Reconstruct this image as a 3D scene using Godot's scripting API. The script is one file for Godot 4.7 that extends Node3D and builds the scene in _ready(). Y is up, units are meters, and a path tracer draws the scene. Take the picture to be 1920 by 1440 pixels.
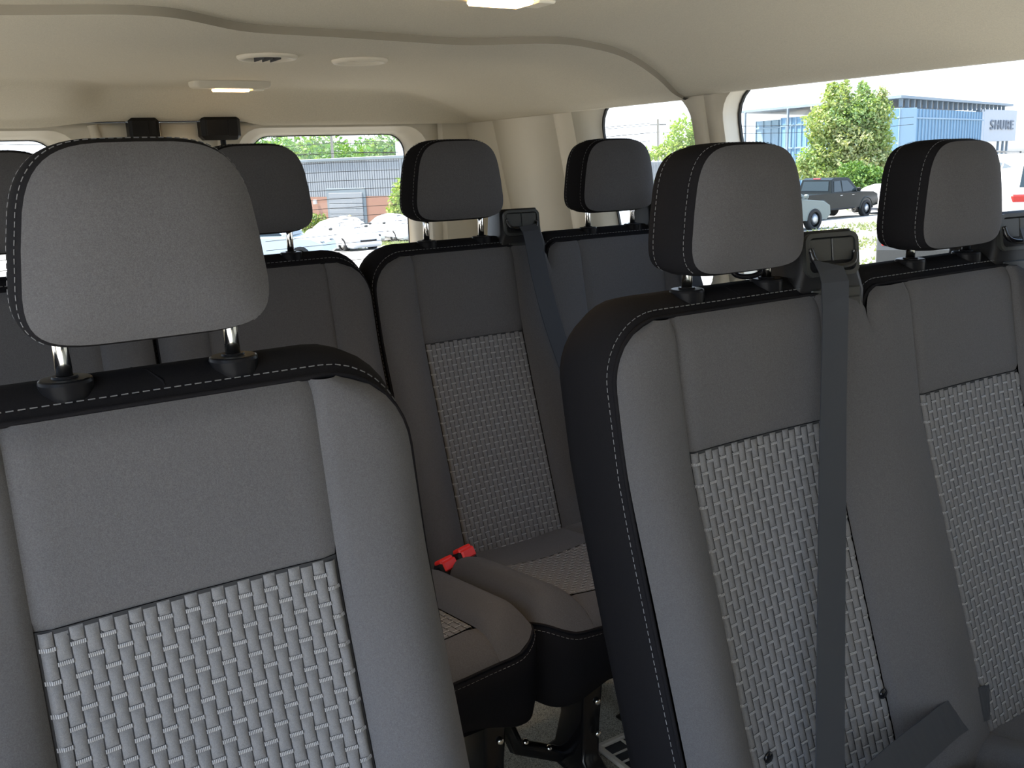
extends Node3D
# Passenger van interior, seen from the open sliding doorway towards the rear.
# y = 0 is the van floor, the row direction is x, the rear of the van is -z.

const F := 1811.39
const CAM := Vector3(0, 1.2, 0)
var cam: Camera3D
var M := {}
var cache := {}
var rng := RandomNumberGenerator.new()

# ---------------------------------------------------------------- naming
func numbered(called: String) -> String:
	if not has_node(NodePath(called)): return called
	var i := 1
	while has_node(NodePath("%s_%03d" % [called, i])): i += 1
	return "%s_%03d" % [called, i]

func tag(o: Node, label := "", category := "", group := "", kind := ""):
	if label: o.set_meta("label", label)
	if category: o.set_meta("category", category)
	if group: o.set_meta("group", group)
	if kind: o.set_meta("kind", kind)
	return o

func base(called: String, at := Vector3.ZERO, turn := 0.0) -> Node3D:
	var o := Node3D.new()
	o.name = numbered(called)
	add_child(o)
	o.position = at
	o.rotation.y = turn
	return o

func put(mesh: Mesh, called: String, mat: Material, parent: Node, at := Vector3.ZERO) -> MeshInstance3D:
	var o := MeshInstance3D.new()
	o.name = numbered(called) if parent == self else called
	o.mesh = mesh
	o.material_override = mat
	parent.add_child(o, true)
	o.position = at
	o.cast_shadow = GeometryInstance3D.SHADOW_CASTING_SETTING_ON
	return o

func obj(st: SurfaceTool, called: String, mat: Material, parent: Node) -> MeshInstance3D:
	return put(done(st), called, mat, parent)

func structure(o: MeshInstance3D) -> MeshInstance3D:
	o.set_meta("kind", "structure")
	return o

# ---------------------------------------------------------------- mesh helpers
func mb(smooth := true) -> SurfaceTool:
	var st := SurfaceTool.new()
	st.begin(Mesh.PRIMITIVE_TRIANGLES)
	st.set_smooth_group(0 if smooth else -1)
	return st

func done(st: SurfaceTool) -> ArrayMesh:
	st.generate_normals()
	return st.commit()

func tri(st: SurfaceTool, a: Vector3, b: Vector3, c: Vector3):
	for p in [a, b, c]:
		st.set_uv(Vector2(p.x, p.y))
		st.add_vertex(p)

func quad(st: SurfaceTool, a: Vector3, b: Vector3, c: Vector3, d: Vector3):
	var uv := [Vector2(0, 0), Vector2(1, 0), Vector2(1, 1), Vector2(0, 1)]
	var p := [a, b, c, d]
	for i in [0, 1, 2, 0, 2, 3]:
		st.set_uv(uv[i])
		st.add_vertex(p[i])

func grid(st: SurfaceTool, nu: int, nv: int, f: Callable, flip := false):
	var pts := []
	for j in nv + 1:
		var row := PackedVector3Array()
		for i in nu + 1: row.append(f.call(float(i) / nu, float(j) / nv))
		pts.append(row)
	for j in nv:
		for i in nu:
			var ix := [[i, j], [i, j + 1], [i + 1, j + 1], [i, j], [i + 1, j + 1], [i + 1, j]]
			if flip: ix.reverse()
			for k in ix:
				st.set_uv(Vector2(float(k[0]) / nu, float(k[1]) / nv))
				st.add_vertex(pts[k[1]][k[0]])

func loft(st: SurfaceTool, rings: Array, closed: bool, flip := false):
	var n: int = rings[0].size()
	for j in rings.size() - 1:
		for i in (n if closed else n - 1):
			var i2 := (i + 1) % n
			var a: Vector3 = rings[j][i]
			var b: Vector3 = rings[j][i2]
			var c: Vector3 = rings[j + 1][i2]
			var d: Vector3 = rings[j + 1][i]
			var p := [a, b, c, a, c, d]
			if flip: p.reverse()
			for v in p:
				st.set_uv(Vector2(float(i) / n, float(j) / rings.size()))
				st.add_vertex(v)

func fan(st: SurfaceTool, ring, flip := false):
	var c := Vector3.ZERO
	for p in ring: c += p
	c /= ring.size()
	for i in ring.size():
		var b: Vector3 = ring[(i + 1) % ring.size()]
		if flip: tri(st, c, b, ring[i])
		else: tri(st, c, ring[i], b)

func cbox(st: SurfaceTool, c: Vector3, s: Vector3, bev := 0.004, b := Basis.IDENTITY):
	var h := s / 2
	bev = min(bev, min(h.x, min(h.y, h.z)) * 0.95)
	var v := {}
	for sx in [-1, 1]:
		for sy in [-1, 1]:
			for sz in [-1, 1]:
				for ax in 3:
					var q := Vector3(sx * (h.x - bev), sy * (h.y - bev), sz * (h.z - bev))
					q[ax] = [sx * h.x, sy * h.y, sz * h.z][ax]
					v[[sx, sy, sz, ax]] = c + b * q
	for ax in 3:
		for s1 in [-1, 1]:
			var k := []
			for uv in [[-1, -1], [1, -1], [1, 1], [-1, 1]]:
				var sg := [0, 0, 0]
				sg[ax] = s1; sg[(ax + 1) % 3] = uv[0]; sg[(ax + 2) % 3] = uv[1]
				k.append(v[[sg[0], sg[1], sg[2], ax]])
			if s1 > 0: k.reverse()
			quad(st, k[0], k[1], k[2], k[3])
	for ax in 3:   # edges along ax
		var a1 := (ax + 1) % 3
		var a2 := (ax + 2) % 3
		for s1 in [-1, 1]:
			for s2 in [-1, 1]:
				var k := []
				for e in [[-1, a1], [1, a1], [1, a2], [-1, a2]]:
					var sg := [0, 0, 0]
					sg[ax] = e[0]; sg[a1] = s1; sg[a2] = s2
					k.append(v[[sg[0], sg[1], sg[2], e[1]]])
				if s1 * s2 < 0: k.reverse()
				quad(st, k[0], k[1], k[2], k[3])
	for sx in [-1, 1]:
		for sy in [-1, 1]:
			for sz in [-1, 1]:
				var k := [v[[sx, sy, sz, 0]], v[[sx, sy, sz, 1]], v[[sx, sy, sz, 2]]]
				if sx * sy * sz > 0: k.reverse()
				tri(st, k[0], k[1], k[2])

func box(c: Vector3, s: Vector3, bev := 0.004, b := Basis.IDENTITY) -> SurfaceTool:
	var st := mb(false)
	cbox(st, c, s, bev, b)
	return st

func tube(st: SurfaceTool, pts, r: float, sides := 8, caps := true, r2 := -1.0):
	var rings := []
	var n: int = pts.size()
	var up := Vector3.UP
	for i in n:
		var d: Vector3 = (pts[min(i + 1, n - 1)] - pts[max(i - 1, 0)]).normalized()
		if i == 0 and abs(d.dot(up)) > 0.9: up = Vector3.RIGHT
		var sx := d.cross(up).normalized()
		if sx.length() < 0.5: sx = d.cross(Vector3.FORWARD).normalized()
		var sy := sx.cross(d).normalized()
		up = sy
		var rr := r if r2 < 0 else lerpf(r, r2, float(i) / (n - 1))
		var ring := PackedVector3Array()
		for k in sides:
			var a := TAU * k / sides
			ring.append(pts[i] + (sx * cos(a) + sy * sin(a)) * rr)
		rings.append(ring)
	loft(st, rings, true, true)
	if caps:
		fan(st, rings[0], true)
		fan(st, rings[-1])

func lathe(st: SurfaceTool, prof: Array, c: Vector3, b := Basis.IDENTITY, sides := 20, caps := true):
	var rings := []
	for p in prof:
		var ring := PackedVector3Array()
		for k in sides:
			var a := TAU * k / sides
			ring.append(c + b * Vector3(cos(a) * p[0], p[1], sin(a) * p[0]))
		rings.append(ring)
	loft(st, rings, true)
	if not caps: return
	if prof[0][0] > 0.0001: fan(st, rings[0], true)
	if prof[-1][0] > 0.0001: fan(st, rings[-1])

func strap(st: SurfaceTool, pts: Array, sides: Array, w: float, th := 0.0016):
	# a woven belt: centre points, the direction of its width at each point
	var rings := []
	for i in pts.size():
		var d: Vector3 = (pts[min(i + 1, pts.size() - 1)] - pts[max(i - 1, 0)]).normalized()
		var s: Vector3 = (sides[i] - d * d.dot(sides[i])).normalized()
		var nrm := d.cross(s).normalized()
		rings.append(PackedVector3Array([pts[i] - s * w / 2 - nrm * th / 2, pts[i] + s * w / 2 - nrm * th / 2, pts[i] + s * w / 2 + nrm * th / 2, pts[i] - s * w / 2 + nrm * th / 2]))
	loft(st, rings, true)
	fan(st, rings[0], true); fan(st, rings[-1])

func curve(pts: Array, n: int) -> Array:
	var c := Curve3D.new()
	c.up_vector_enabled = false
	for i in pts.size():
		var t: Vector3 = (pts[min(i + 1, pts.size() - 1)] - pts[max(i - 1, 0)]) / 6.0
		c.add_point(pts[i], -t, t)
	var out := []
	for i in n + 1: out.append(c.sample_baked(c.get_baked_length() * i / n, true))
	return out

func rrect(x0: float, y0: float, x1: float, y1: float, r: float, k := 6) -> PackedVector2Array:
	var out := PackedVector2Array()
	for q in [[x1 - r, y1 - r, 0.0], [x0 + r, y1 - r, PI / 2], [x0 + r, y0 + r, PI], [x1 - r, y0 + r, PI * 1.5]]:
		for i in k + 1:
			var a: float = q[2] + PI / 2 * i / k
			out.append(Vector2(q[0] + r * cos(a), q[1] + r * sin(a)))
	return out

func rect_like(x0: float, y0: float, x1: float, y1: float, inner: PackedVector2Array, k := 6) -> PackedVector2Array:
	# points on a rectangle matching rrect() point for point
	var out := PackedVector2Array()
	var cx := [x1, x0, x0, x1]
	var cy := [y1, y1, y0, y0]
	for q in 4:
		for i in k + 1:
			var p := inner[q * (k + 1) + i]
			var h := k / 2
			var e := Vector2(cx[q], cy[q])
			if i < h: e = Vector2(cx[q], p.y) if q % 2 == 0 else Vector2(p.x, cy[q])
			elif i > h: e = Vector2(p.x, cy[q]) if q % 2 == 0 else Vector2(cx[q], p.y)
			out.append(e)
	return out

func smin(a: float, b: float, k: float) -> float:
	var h := clampf(0.5 + 0.5 * (b - a) / k, 0, 1)
	return lerpf(b, a, h) - k * h * (1 - h)

func poly(x: float, pts: Array) -> float:
	if x <= pts[0][0]: return pts[0][1]
	for i in pts.size() - 1:
		if x <= pts[i + 1][0]:
			var t: float = (x - pts[i][0]) / (pts[i + 1][0] - pts[i][0])
			return lerpf(pts[i][1], pts[i + 1][1], t)
	return pts[-1][1]

# a pixel of the photograph gives a direction; the distance is chosen from what the thing stands on
func away(px: float, py: float, d: float) -> Vector3:
	var r := cam.basis * Vector3((px - 960) / F, -(py - 720) / F, -1)
	return CAM + r * (d / Vector2(r.x, r.z).length())

func ground_y(z: float) -> float:
	return -0.65 + 0.043 * min(z, 0.0)

func stand(px: float, d: float) -> Vector3:
	var p := away(px, 400, d)
	return Vector3(p.x, ground_y(p.z), p.z)

# ---------------------------------------------------------------- materials
func lin(r: float, g: float, b: float) -> Color:
	return Color(r, g, b).linear_to_srgb()

func mat(c: Color, rough := 0.8, metal := 0.0) -> StandardMaterial3D:
	var m := StandardMaterial3D.new()
	m.albedo_color = c
	m.roughness = rough
	m.metallic = metal
	m.cull_mode = BaseMaterial3D.CULL_DISABLED
	return m

func noise_tex(lo: float, hi: float, freq: float, sd: int, size := 256, oct := 3, normal := false, bump := 4.0) -> NoiseTexture2D:
	var n := FastNoiseLite.new()
	n.noise_type = FastNoiseLite.TYPE_SIMPLEX_SMOOTH
	n.seed = sd
	n.frequency = freq
	n.fractal_octaves = oct
	var t := NoiseTexture2D.new()
	t.width = size; t.height = size
	t.seamless = true
	t.noise = n
	if normal:
		t.as_normal_map = true
		t.bump_strength = bump
	else:
		var g := Gradient.new()
		g.set_color(0, Color(lo, lo, lo)); g.set_color(1, Color(hi, hi, hi))
		t.color_ramp = g
	return t

func fabric_image(sd: int, amp: float) -> ImageTexture:
	# knitted cloth: rows of fine loops with single lighter and darker fibres
	var im := Image.create(256, 256, false, Image.FORMAT_RGB8)
	var r := RandomNumberGenerator.new()
	r.seed = sd
	for y in 256:
		for x in 256:
			var v := 0.86 + amp * (r.randf() - 0.5)
			im.set_pixel(x, y, Color(v + 0.012 * (r.randf() - 0.5), v, v + 0.012 * (r.randf() - 0.5)))
	im.generate_mipmaps()
	return ImageTexture.create_from_image(im)

func triplanar(m: StandardMaterial3D, tex: Texture2D, scale: float, world := false):
	m.albedo_texture = tex
	m.uv1_triplanar = true
	m.uv1_world_triplanar = world
	m.uv1_scale = Vector3.ONE * scale
	return m

func materials():
	var fab := fabric_image(3, 0.20)
	M.cloth = triplanar(mat(lin(0.090, 0.0885, 0.093), 0.95), fab, 9.0)
	M.cloth.rim_enabled = true; M.cloth.rim = 0.25; M.cloth.rim_tint = 0.6
	M.cloth_black = triplanar(mat(lin(0.0125, 0.012, 0.0135), 0.95), fab, 9.0)
	M.weave_base = mat(lin(0.028, 0.028, 0.03), 0.95)
	M.weave_tab = triplanar(mat(lin(0.158, 0.157, 0.163), 0.9), fab, 12.0)
	var bar := Image.create(64, 8, false, Image.FORMAT_RGB8)
	for x in 64:
		for y in 8:
			var v := 1.0 if (x % 8) < 5 else 0.45
			bar.set_pixel(x, y, Color(v, v, v))
	M.weave_bar = mat(lin(0.235, 0.235, 0.245), 0.7)
	M.weave_bar.albedo_texture = ImageTexture.create_from_image(bar)
	M.thread = mat(lin(0.115, 0.115, 0.12), 0.8)
	for k in ["cloth", "cloth_black", "weave_base", "weave_tab"]: M[k].metallic_specular = 0.12
	M.plastic = triplanar(mat(lin(0.011, 0.011, 0.012), 0.42), noise_tex(0.85, 1.0, 0.25, 5), 30.0)
	M.plastic_black = mat(lin(0.007, 0.007, 0.008), 0.3)
	M.plastic_grey = mat(lin(0.024, 0.025, 0.024), 0.4)
	M.plastic_grey.metallic_specular = 0.35
	M.plastic.metallic_specular = 0.3
	M.plastic_black.metallic_specular = 0.15
	M.gloss_black = mat(lin(0.006, 0.006, 0.007), 0.16)
	M.gloss_black.metallic_specular = 0.4
	M.chrome = mat(lin(0.78, 0.78, 0.78), 0.14, 1.0)
	var rib := Image.create(8, 16, false, Image.FORMAT_RGB8)
	for x in 8:
		for y in 16:
			var v := 1.0 if (y % 8) < 5 else 0.72
			rib.set_pixel(x, y, Color(v, v, v))
	M.belt = mat(lin(0.021, 0.023, 0.028), 0.65)
	M.belt.metallic_specular = 0.3
	M.belt.rim_enabled = true; M.belt.rim = 0.2
	M.red = mat(lin(0.62, 0.02, 0.014), 0.35)
	M.lip_shade = mat(lin(0.27, 0.24, 0.19), 0.9)  # shade on the lining's forward-facing step, put into its colour
	M.liner = triplanar(mat(lin(0.80, 0.73, 0.58), 0.95), fabric_image(8, 0.10), 5.0)
	M.trim = triplanar(mat(lin(0.70, 0.64, 0.52), 0.6), noise_tex(0.94, 1.0, 0.3, 6), 20.0)
	M.trim_dark = mat(lin(0.03, 0.03, 0.03), 0.7)
	var fl := Image.create(512, 512, false, Image.FORMAT_RGB8)
	var r := RandomNumberGenerator.new()
	r.seed = 4
	for y in 512:
		for x in 512:
			var v := 0.78 + 0.3 * (r.randf() - 0.5)
			if r.randf() < 0.12: v *= 0.45
			fl.set_pixel(x, y, Color(v, v * 0.985, v * 0.93))
	fl.generate_mipmaps()
	M.floor = triplanar(mat(lin(0.72, 0.69, 0.60), 0.75), ImageTexture.create_from_image(fl), 1.6, true)
	# glazing: the rear and side glass is grey privacy glass
	M.glass = mat(Color(0.05, 0.075, 0.07, 0.66), 0.02)
	M.glass.transparency = BaseMaterial3D.TRANSPARENCY_ALPHA
	M.glass_clear = mat(Color(0.8, 0.9, 0.9, 0.06), 0.02)
	M.glass_clear.transparency = BaseMaterial3D.TRANSPARENCY_ALPHA
	M.lamp_lens = mat(Color(0.9, 0.88, 0.82), 0.3)
	M.lamp_glow = mat(Color(1, 0.9, 0.7), 0.3)
	M.lamp_glow.emission_enabled = true
	M.lamp_glow.emission = Color(1.0, 0.82, 0.55)
	M.lamp_glow.emission_energy_multiplier = 6.0
	# outside
	var gr := mat(lin(0.44, 0.42, 0.375), 0.95)
	M.gravel = triplanar(gr, noise_tex(0.70, 1.0, 0.06, 11, 512, 5), 0.12, true)
	M.grass = triplanar(mat(lin(0.30, 0.36, 0.14), 0.95), noise_tex(0.6, 1.0, 0.1, 12), 0.5, true)
	M.leaf = mat(Color.WHITE, 0.75)
	M.leaf.vertex_color_use_as_albedo = true
	M.leaf.backlight_enabled = true
	M.leaf.backlight = Color(0.75, 0.8, 0.35)
	M.bark = triplanar(mat(lin(0.13, 0.11, 0.08), 0.95), noise_tex(0.5, 1.0, 0.1, 13), 1.0)
	M.metal_wall = mat(lin(0.27, 0.285, 0.295), 0.7)
	M.brick = triplanar(mat(lin(0.42, 0.23, 0.16), 0.9), noise_tex(0.82, 1.0, 0.2, 15), 0.6, true)
	M.door_grey = mat(lin(0.20, 0.235, 0.25), 0.7)
	M.concrete = mat(lin(0.6, 0.6, 0.58), 0.85)
	M.white_wrap = triplanar(mat(lin(0.84, 0.85, 0.86), 0.5), noise_tex(0.93, 1.0, 0.02, 16), 0.5)
	M.paint_white = mat(lin(0.80, 0.81, 0.82), 0.3)
	M.paint_black = mat(lin(0.012, 0.015, 0.014), 0.25)
	M.paint_black.metallic_specular = 0.35
	M.paint_silver = mat(lin(0.17, 0.20, 0.185), 0.35)
	M.paint_blue = mat(lin(0.10, 0.16, 0.32), 0.25)
	M.paint_pale = mat(lin(0.55, 0.62, 0.66), 0.3)
	M.paint_grey = mat(lin(0.07, 0.07, 0.065), 0.4)
	M.tyre = mat(lin(0.02, 0.02, 0.02), 0.85)
	M.rim = mat(lin(0.62, 0.62, 0.62), 0.3, 0.6)
	M.car_glass = mat(lin(0.03, 0.045, 0.05), 0.06)
	M.tail_red = mat(lin(0.55, 0.03, 0.02), 0.25)
	M.facade = mat(lin(0.17, 0.31, 0.44), 0.5)
	M.facade_pale = mat(lin(0.27, 0.40, 0.50), 0.5)
	M.facade_dark = mat(lin(0.07, 0.13, 0.22), 0.5)
	M.mullion = mat(lin(0.26, 0.37, 0.46), 0.6)
	M.canopy = mat(lin(0.24, 0.29, 0.33), 0.6)
	M.sign = mat(lin(0.46, 0.48, 0.50), 0.7)
	M.sign_text = mat(lin(0.17, 0.19, 0.22), 0.7)
	M.yellow = mat(lin(0.72, 0.56, 0.20), 0.7)
	M.wood_pole = mat(lin(0.36, 0.34, 0.30), 0.9)
	M.rust = mat(lin(0.45, 0.16, 0.11), 0.6)

# ---------------------------------------------------------------- the seat
const SHW := 0.216      # half width of a backrest
func zf(y: float) -> float:      # front plane of the backrest
	var d: float = max(0.0, 0.86 - y)
	return 0.0415 + 0.17 * (1.0215 - y) + 0.145 * d * d / (d + 0.05)

# join: 0 free on both sides, 1 grown together with a neighbour at +x, -1 with a neighbour at -x
func half_w(y: float, joined := false) -> float:
	if joined:
		if y <= 0.9805: return 0.2189
		return 0.1809 + 0.038 * sqrt(max(0.0, 1 - pow((y - 0.9805) / 0.0382, 2)))
	if y <= 0.943: return SHW
	return 0.141 + 0.075 * sqrt(max(0.0, 1 - pow((y - 0.943) / 0.0755, 2)))

func back_pt(x: float, y: float, lift := 0.0, join := 0) -> Vector3:
	var ax: float = abs(x)
	var jn := join != 0 and x * join > 0
	var w := half_w(y, jn)
	var lower := smoothstep(0.98, 0.68, y)
	var c := 0.0
	if ax < 0.125: c = -0.010 * lower * (1 - pow(ax / 0.125, 2))
	else:
		var s := clampf((ax - 0.125) / (w - 0.125 + 0.0001), 0, 1)
		if jn: c = (0.007 + 0.020 * lower) * sin(PI / 2 * s) - 0.013 * pow(s, 8) * smoothstep(0.95, 0.985, y)
		else: c = (0.007 + 0.020 * lower) * pow(max(0.0, sin(PI * min(1.0, s * 0.93))), 0.8) - 0.013 * pow(s, 6)
	c -= 0.0045 * exp(-pow((ax - 0.125) / 0.0035, 2))
	var t := clampf((y - 0.985) / 0.033, 0, 1)
	c -= 0.010 * t * t * t
	return Vector3(x, y, zf(y) + c + lift)

func half_loop(joined: bool) -> Array:
	var r := 0.038 if joined else 0.0755
	var w := 0.2189 if joined else SHW
	var p := []
	for i in 12: p.append(Vector2(w, lerpf(0.33, 1.0185 - r, i / 12.0)))
	for i in 10:
		var a := PI / 2 * i / 9.0
		p.append(Vector2(w - r + r * cos(a), 1.0185 - r + r * sin(a)))
	for i in 6: p.append(Vector2(lerpf(w - r, 0.0, (i + 1) / 6.0), 1.0185))
	return p

func back_loop(join := 0) -> Array:       # piping line of the backrest, left bottom over the top to right bottom
	var p := []
	for q in half_loop(join < 0): p.append(Vector2(-q.x, q.y))
	var b := half_loop(join > 0)
	for i in b.size() - 1: p.append(b[b.size() - 2 - i])
	return p

func loop_normals(p: Array, closed := false) -> Array:
	var out := []
	var n := p.size()
	for i in n:
		var a: Vector2 = p[(i - 1 + n) % n] if closed else p[max(i - 1, 0)]
		var b: Vector2 = p[(i + 1) % n] if closed else p[min(i + 1, n - 1)]
		var d := (b - a).normalized()
		out.append(Vector2(-d.y, d.x))
	return out

func stitch_mesh(pts: Array, step := 0.0085, run := 0.0055, r := 0.0005) -> SurfaceTool:
	var st := mb(false)
	var c := Curve3D.new()
	c.up_vector_enabled = false
	for p in pts: c.add_point(p)
	var l := c.get_baked_length()
	var s := 0.0
	while s + run < l:
		tube(st, [c.sample_baked(s), c.sample_baked(s + run)], r, 4)
		s += step
	return st

func weave(f: Callable, w: float, h: float, cols: int, period: float) -> Array:
	# basket weave: raised tabs in staggered columns with thread bars between them; f(a, b, lift) places it
	var tabs := mb()
	var bars := mb(false)
	var cw := w / cols
	var gap := cw * 0.10
	var bh := period * 0.13
	for c in cols:
		var x0 := -w / 2 + c * cw
		var k := 0
		while true:
			var b0 := k * period + (period / 2 if c % 2 else 0.0) - period / 2
			if b0 > h: break
			var t0: float = max(0.001, b0 + bh)
			var t1: float = min(h - 0.001, b0 + period)
			if t1 - t0 > 0.004:
				grid(tabs, 4, 5, func(u, v):
					var e: float = min(min(u, 1 - u) * 4, min(v, 1 - v) * 5)
					return f.call(x0 + gap / 2 + u * (cw - gap), lerpf(t0, t1, v), 0.0016 if e >= 0.99 else -0.0002), true)
			if b0 > 0.001 and b0 + bh < h:
				grid(bars, 2, 2, func(u, v): return f.call(x0 - gap * 0.35 + u * (cw + gap * 0.7), b0 + v * bh, 0.0013 if v == 0.5 else 0.0006), true)
			k += 1
	return [done(tabs), done(bars)]

func backrest_meshes(pt: float, join := 0) -> Dictionary:
	var key := "back%f_%d" % [pt, join]
	if cache.has(key): return cache[key]
	var d := {}
	var st := mb()
	grid(st, 20, 16, func(u, v):
		var x := lerpf(-0.125, 0.125, u)
		var y := lerpf(pt, 1.0175, v)
		var p := back_pt(x, y)
		p.z -= 0.004 * exp(-pow((y - pt) / 0.004, 2))
		return p, true)
	d.upper = done(st)
	st = mb()
	grid(st, 16, 24, func(u, v):
		return back_pt(lerpf(-0.125, 0.125, u), lerpf(0.33, pt, v), -0.0022), true)
	d.insert = done(st)
	var wv := weave(func(a, b, l): return back_pt(a, pt - b, l - 0.0018), 0.246, pt - 0.335, 22, 0.0250)
	d.tabs = wv[0]; d.bars = wv[1]
	for s in [-1, 1]:
		st = mb()
		grid(st, 14, 44, func(u, v):
			var y := lerpf(0.33, 1.0172, pow(v, 0.8))
			return back_pt(s * lerpf(0.125, half_w(y, join * s > 0), u), y, 0.0, join), s > 0)
		d["bolster%d" % s] = done(st)
	var lp := back_loop(join)
	var nm := loop_normals(lp)
	var rings := []
	for t in [[0, 0], [0.25, -0.006], [0.6, -0.016], [1, -0.034], [1, -0.058], [0.75, -0.085], [0.2, -0.103], [-0.9, -0.111], [-2.5, -0.113]]:
		var ring := PackedVector3Array()
		for i in lp.size():
			var up: float = max(0.0, nm[i].y)
			var amp: float = lerpf(0.0 if lp[i].x * join > 0 else 0.006, 0.021, up)
			var q: Vector2 = lp[i] + nm[i] * amp * t[0]
			ring.append(Vector3(q.x, q.y, zf(lp[i].y) - 0.0145 + t[1] * lerpf(1.0, 0.9, up)))
		rings.append(ring)
	st = mb()
	loft(st, rings, false)
	var last: PackedVector3Array = rings[-1]
	for i in last.size() / 2:
		quad(st, last[i], last[i + 1], last[last.size() - 2 - i], last[last.size() - 1 - i])
	d.shell = done(st)
	var pipe := []
	var sew := []
	for i in lp.size():
		if lp[i].x * join > 0 and lp[i].y < 0.96: continue
		pipe.append(Vector3(lp[i].x, lp[i].y, zf(lp[i].y) - 0.0125))
		var q: Vector2 = lp[i] + nm[i] * lerpf(0.0025, 0.0085, max(0.0, nm[i].y))
		sew.append(Vector3(q.x, q.y, zf(lp[i].y) - 0.0235 + 0.004 * max(0.0, nm[i].y)))
	st = mb()
	tube(st, pipe, 0.0028, 6)
	d.piping = done(st)
	d.stitch = done(stitch_mesh(sew))
	st = mb()
	tube(st, [Vector3(0.006, 1.0165, 0.026), Vector3(0.004, 1.031, 0.012), Vector3(-0.004, 1.0385, -0.004), Vector3(-0.012, 1.0375, -0.03)], 0.0016, 6)
	d.seam = done(st)
	cache[key] = d
	return d

func head_loop() -> Array:
	var p := []
	var n := 48
	for i in n:
		var a := TAU * i / n
		var cx := cos(a)
		var cy := sin(a)
		var e := 0.50 if cy > 0 else 0.38
		var y: float = sign(cy) * pow(abs(cy), e) * 0.0735
		var w := 0.0955 - 0.011 * (y / 0.0735) - 0.003 * pow(y / 0.0735, 2)
		p.append(Vector2(sign(cx) * pow(abs(cx), e) * w, y))
	return p

func headrest_meshes() -> Dictionary:
	if cache.has("head"): return cache.head
	var d := {}
	var lp := head_loop()
	var nm := loop_normals(lp, true)
	for i in nm.size(): nm[i] = -nm[i]
	var front := []
	for r in [1.0, 0.985, 0.95, 0.88, 0.76, 0.6, 0.4, 0.2, 0.05]:
		var ring := PackedVector3Array()
		for q in lp: ring.append(Vector3(q.x * r, q.y * r, 0.036 + 0.021 * (1 - pow(r, 3.2))))
		front.append(ring)
	var st := mb()
	loft(st, front, true)
	fan(st, front[-1])
	d.front = done(st)
	var rings := []
	for t in [[0, 0.036], [0.0012, 0.031], [0.0035, 0.02], [0.0045, 0.0], [0.004, -0.02], [0.001, -0.036], [0.0, -0.041]]:
		var ring := PackedVector3Array()
		for i in lp.size():
			var q: Vector2 = lp[i] + nm[i] * t[0]
			ring.append(Vector3(q.x, q.y, t[1]))
		rings.append(ring)
	st = mb()
	loft(st, rings, true, true)
	d.gusset = done(st)
	var bk := []
	for r in [1.0, 0.95, 0.85, 0.65, 0.4, 0.1]:
		var ring := PackedVector3Array()
		for q in lp: ring.append(Vector3(q.x * r, q.y * r, -0.041 - 0.012 * (1 - pow(r, 3))))
		bk.append(ring)
	st = mb()
	loft(st, bk, true, true)
	fan(st, bk[-1], true)
	d.back = done(st)
	var sew := []
	var sew2 := []
	for k in lp.size() + 1:
		var i := (k + 36) % lp.size()
		if lp[i].y < -0.068: continue
		var q: Vector2 = lp[i] + nm[i] * 0.0034
		sew.append(Vector3(q.x, q.y, 0.0245))
		sew2.append(Vector3(q.x, q.y, -0.0285))
	d.stitch = done(stitch_mesh(sew, 0.0066, 0.0042, 0.0004))
	d.stitch_back = done(stitch_mesh(sew2, 0.0066, 0.0042, 0.0004))
	st = mb()
	lathe(st, [[0.0066, 0.0], [0.0066, 0.075]], Vector3.ZERO, Basis.IDENTITY, 16)
	d.post = done(st)
	st = mb()
	var cp := [[0.0208, -0.008], [0.0213, 0.005], [0.0206, 0.0075], [0.019, 0.0085], [0.0105, 0.0088], [0.0098, 0.0105], [0.0068, 0.0105]]
	for i in cp.size() - 1:
		st.set_smooth_group(i + 1)
		lathe(st, [cp[i], cp[i + 1]], Vector3.ZERO, Basis.IDENTITY, 28, false)
	d.collar = done(st)
	cache["head"] = d
	return d

func cush_w(z: float) -> float:
	if z < 0.575: return 0.2215
	return 0.1515 + 0.07 * sqrt(max(0.0, 1 - pow((z - 0.575) / 0.0705, 2)))

func cush_pt(x: float, z: float, lift := 0.0) -> Vector3:
	var ax: float = abs(x)
	var w := cush_w(z)
	var c := 0.0
	if ax < 0.125: c = -0.010 * (1 - pow(ax / 0.125, 2))
	else:
		var s := clampf((ax - 0.125) / (w - 0.125 + 0.0001), 0, 1)
		c = 0.032 * pow(max(0.0, sin(PI * min(1.0, s * 0.9))), 0.85) * smoothstep(0.18, 0.34, z) * (1 - smoothstep(0.555, 0.645, z)) - 0.035 * pow(s, 5) * (1 - smoothstep(0.56, 0.645, z))
	c -= 0.004 * exp(-pow((ax - 0.125) / 0.004, 2))
	var f := clampf((z - 0.55) / 0.0955, 0, 1)
	c -= 0.042 * f * f * f
	return Vector3(x, 0.402 + 0.12 * (z - 0.2) + c + lift, z)

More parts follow.
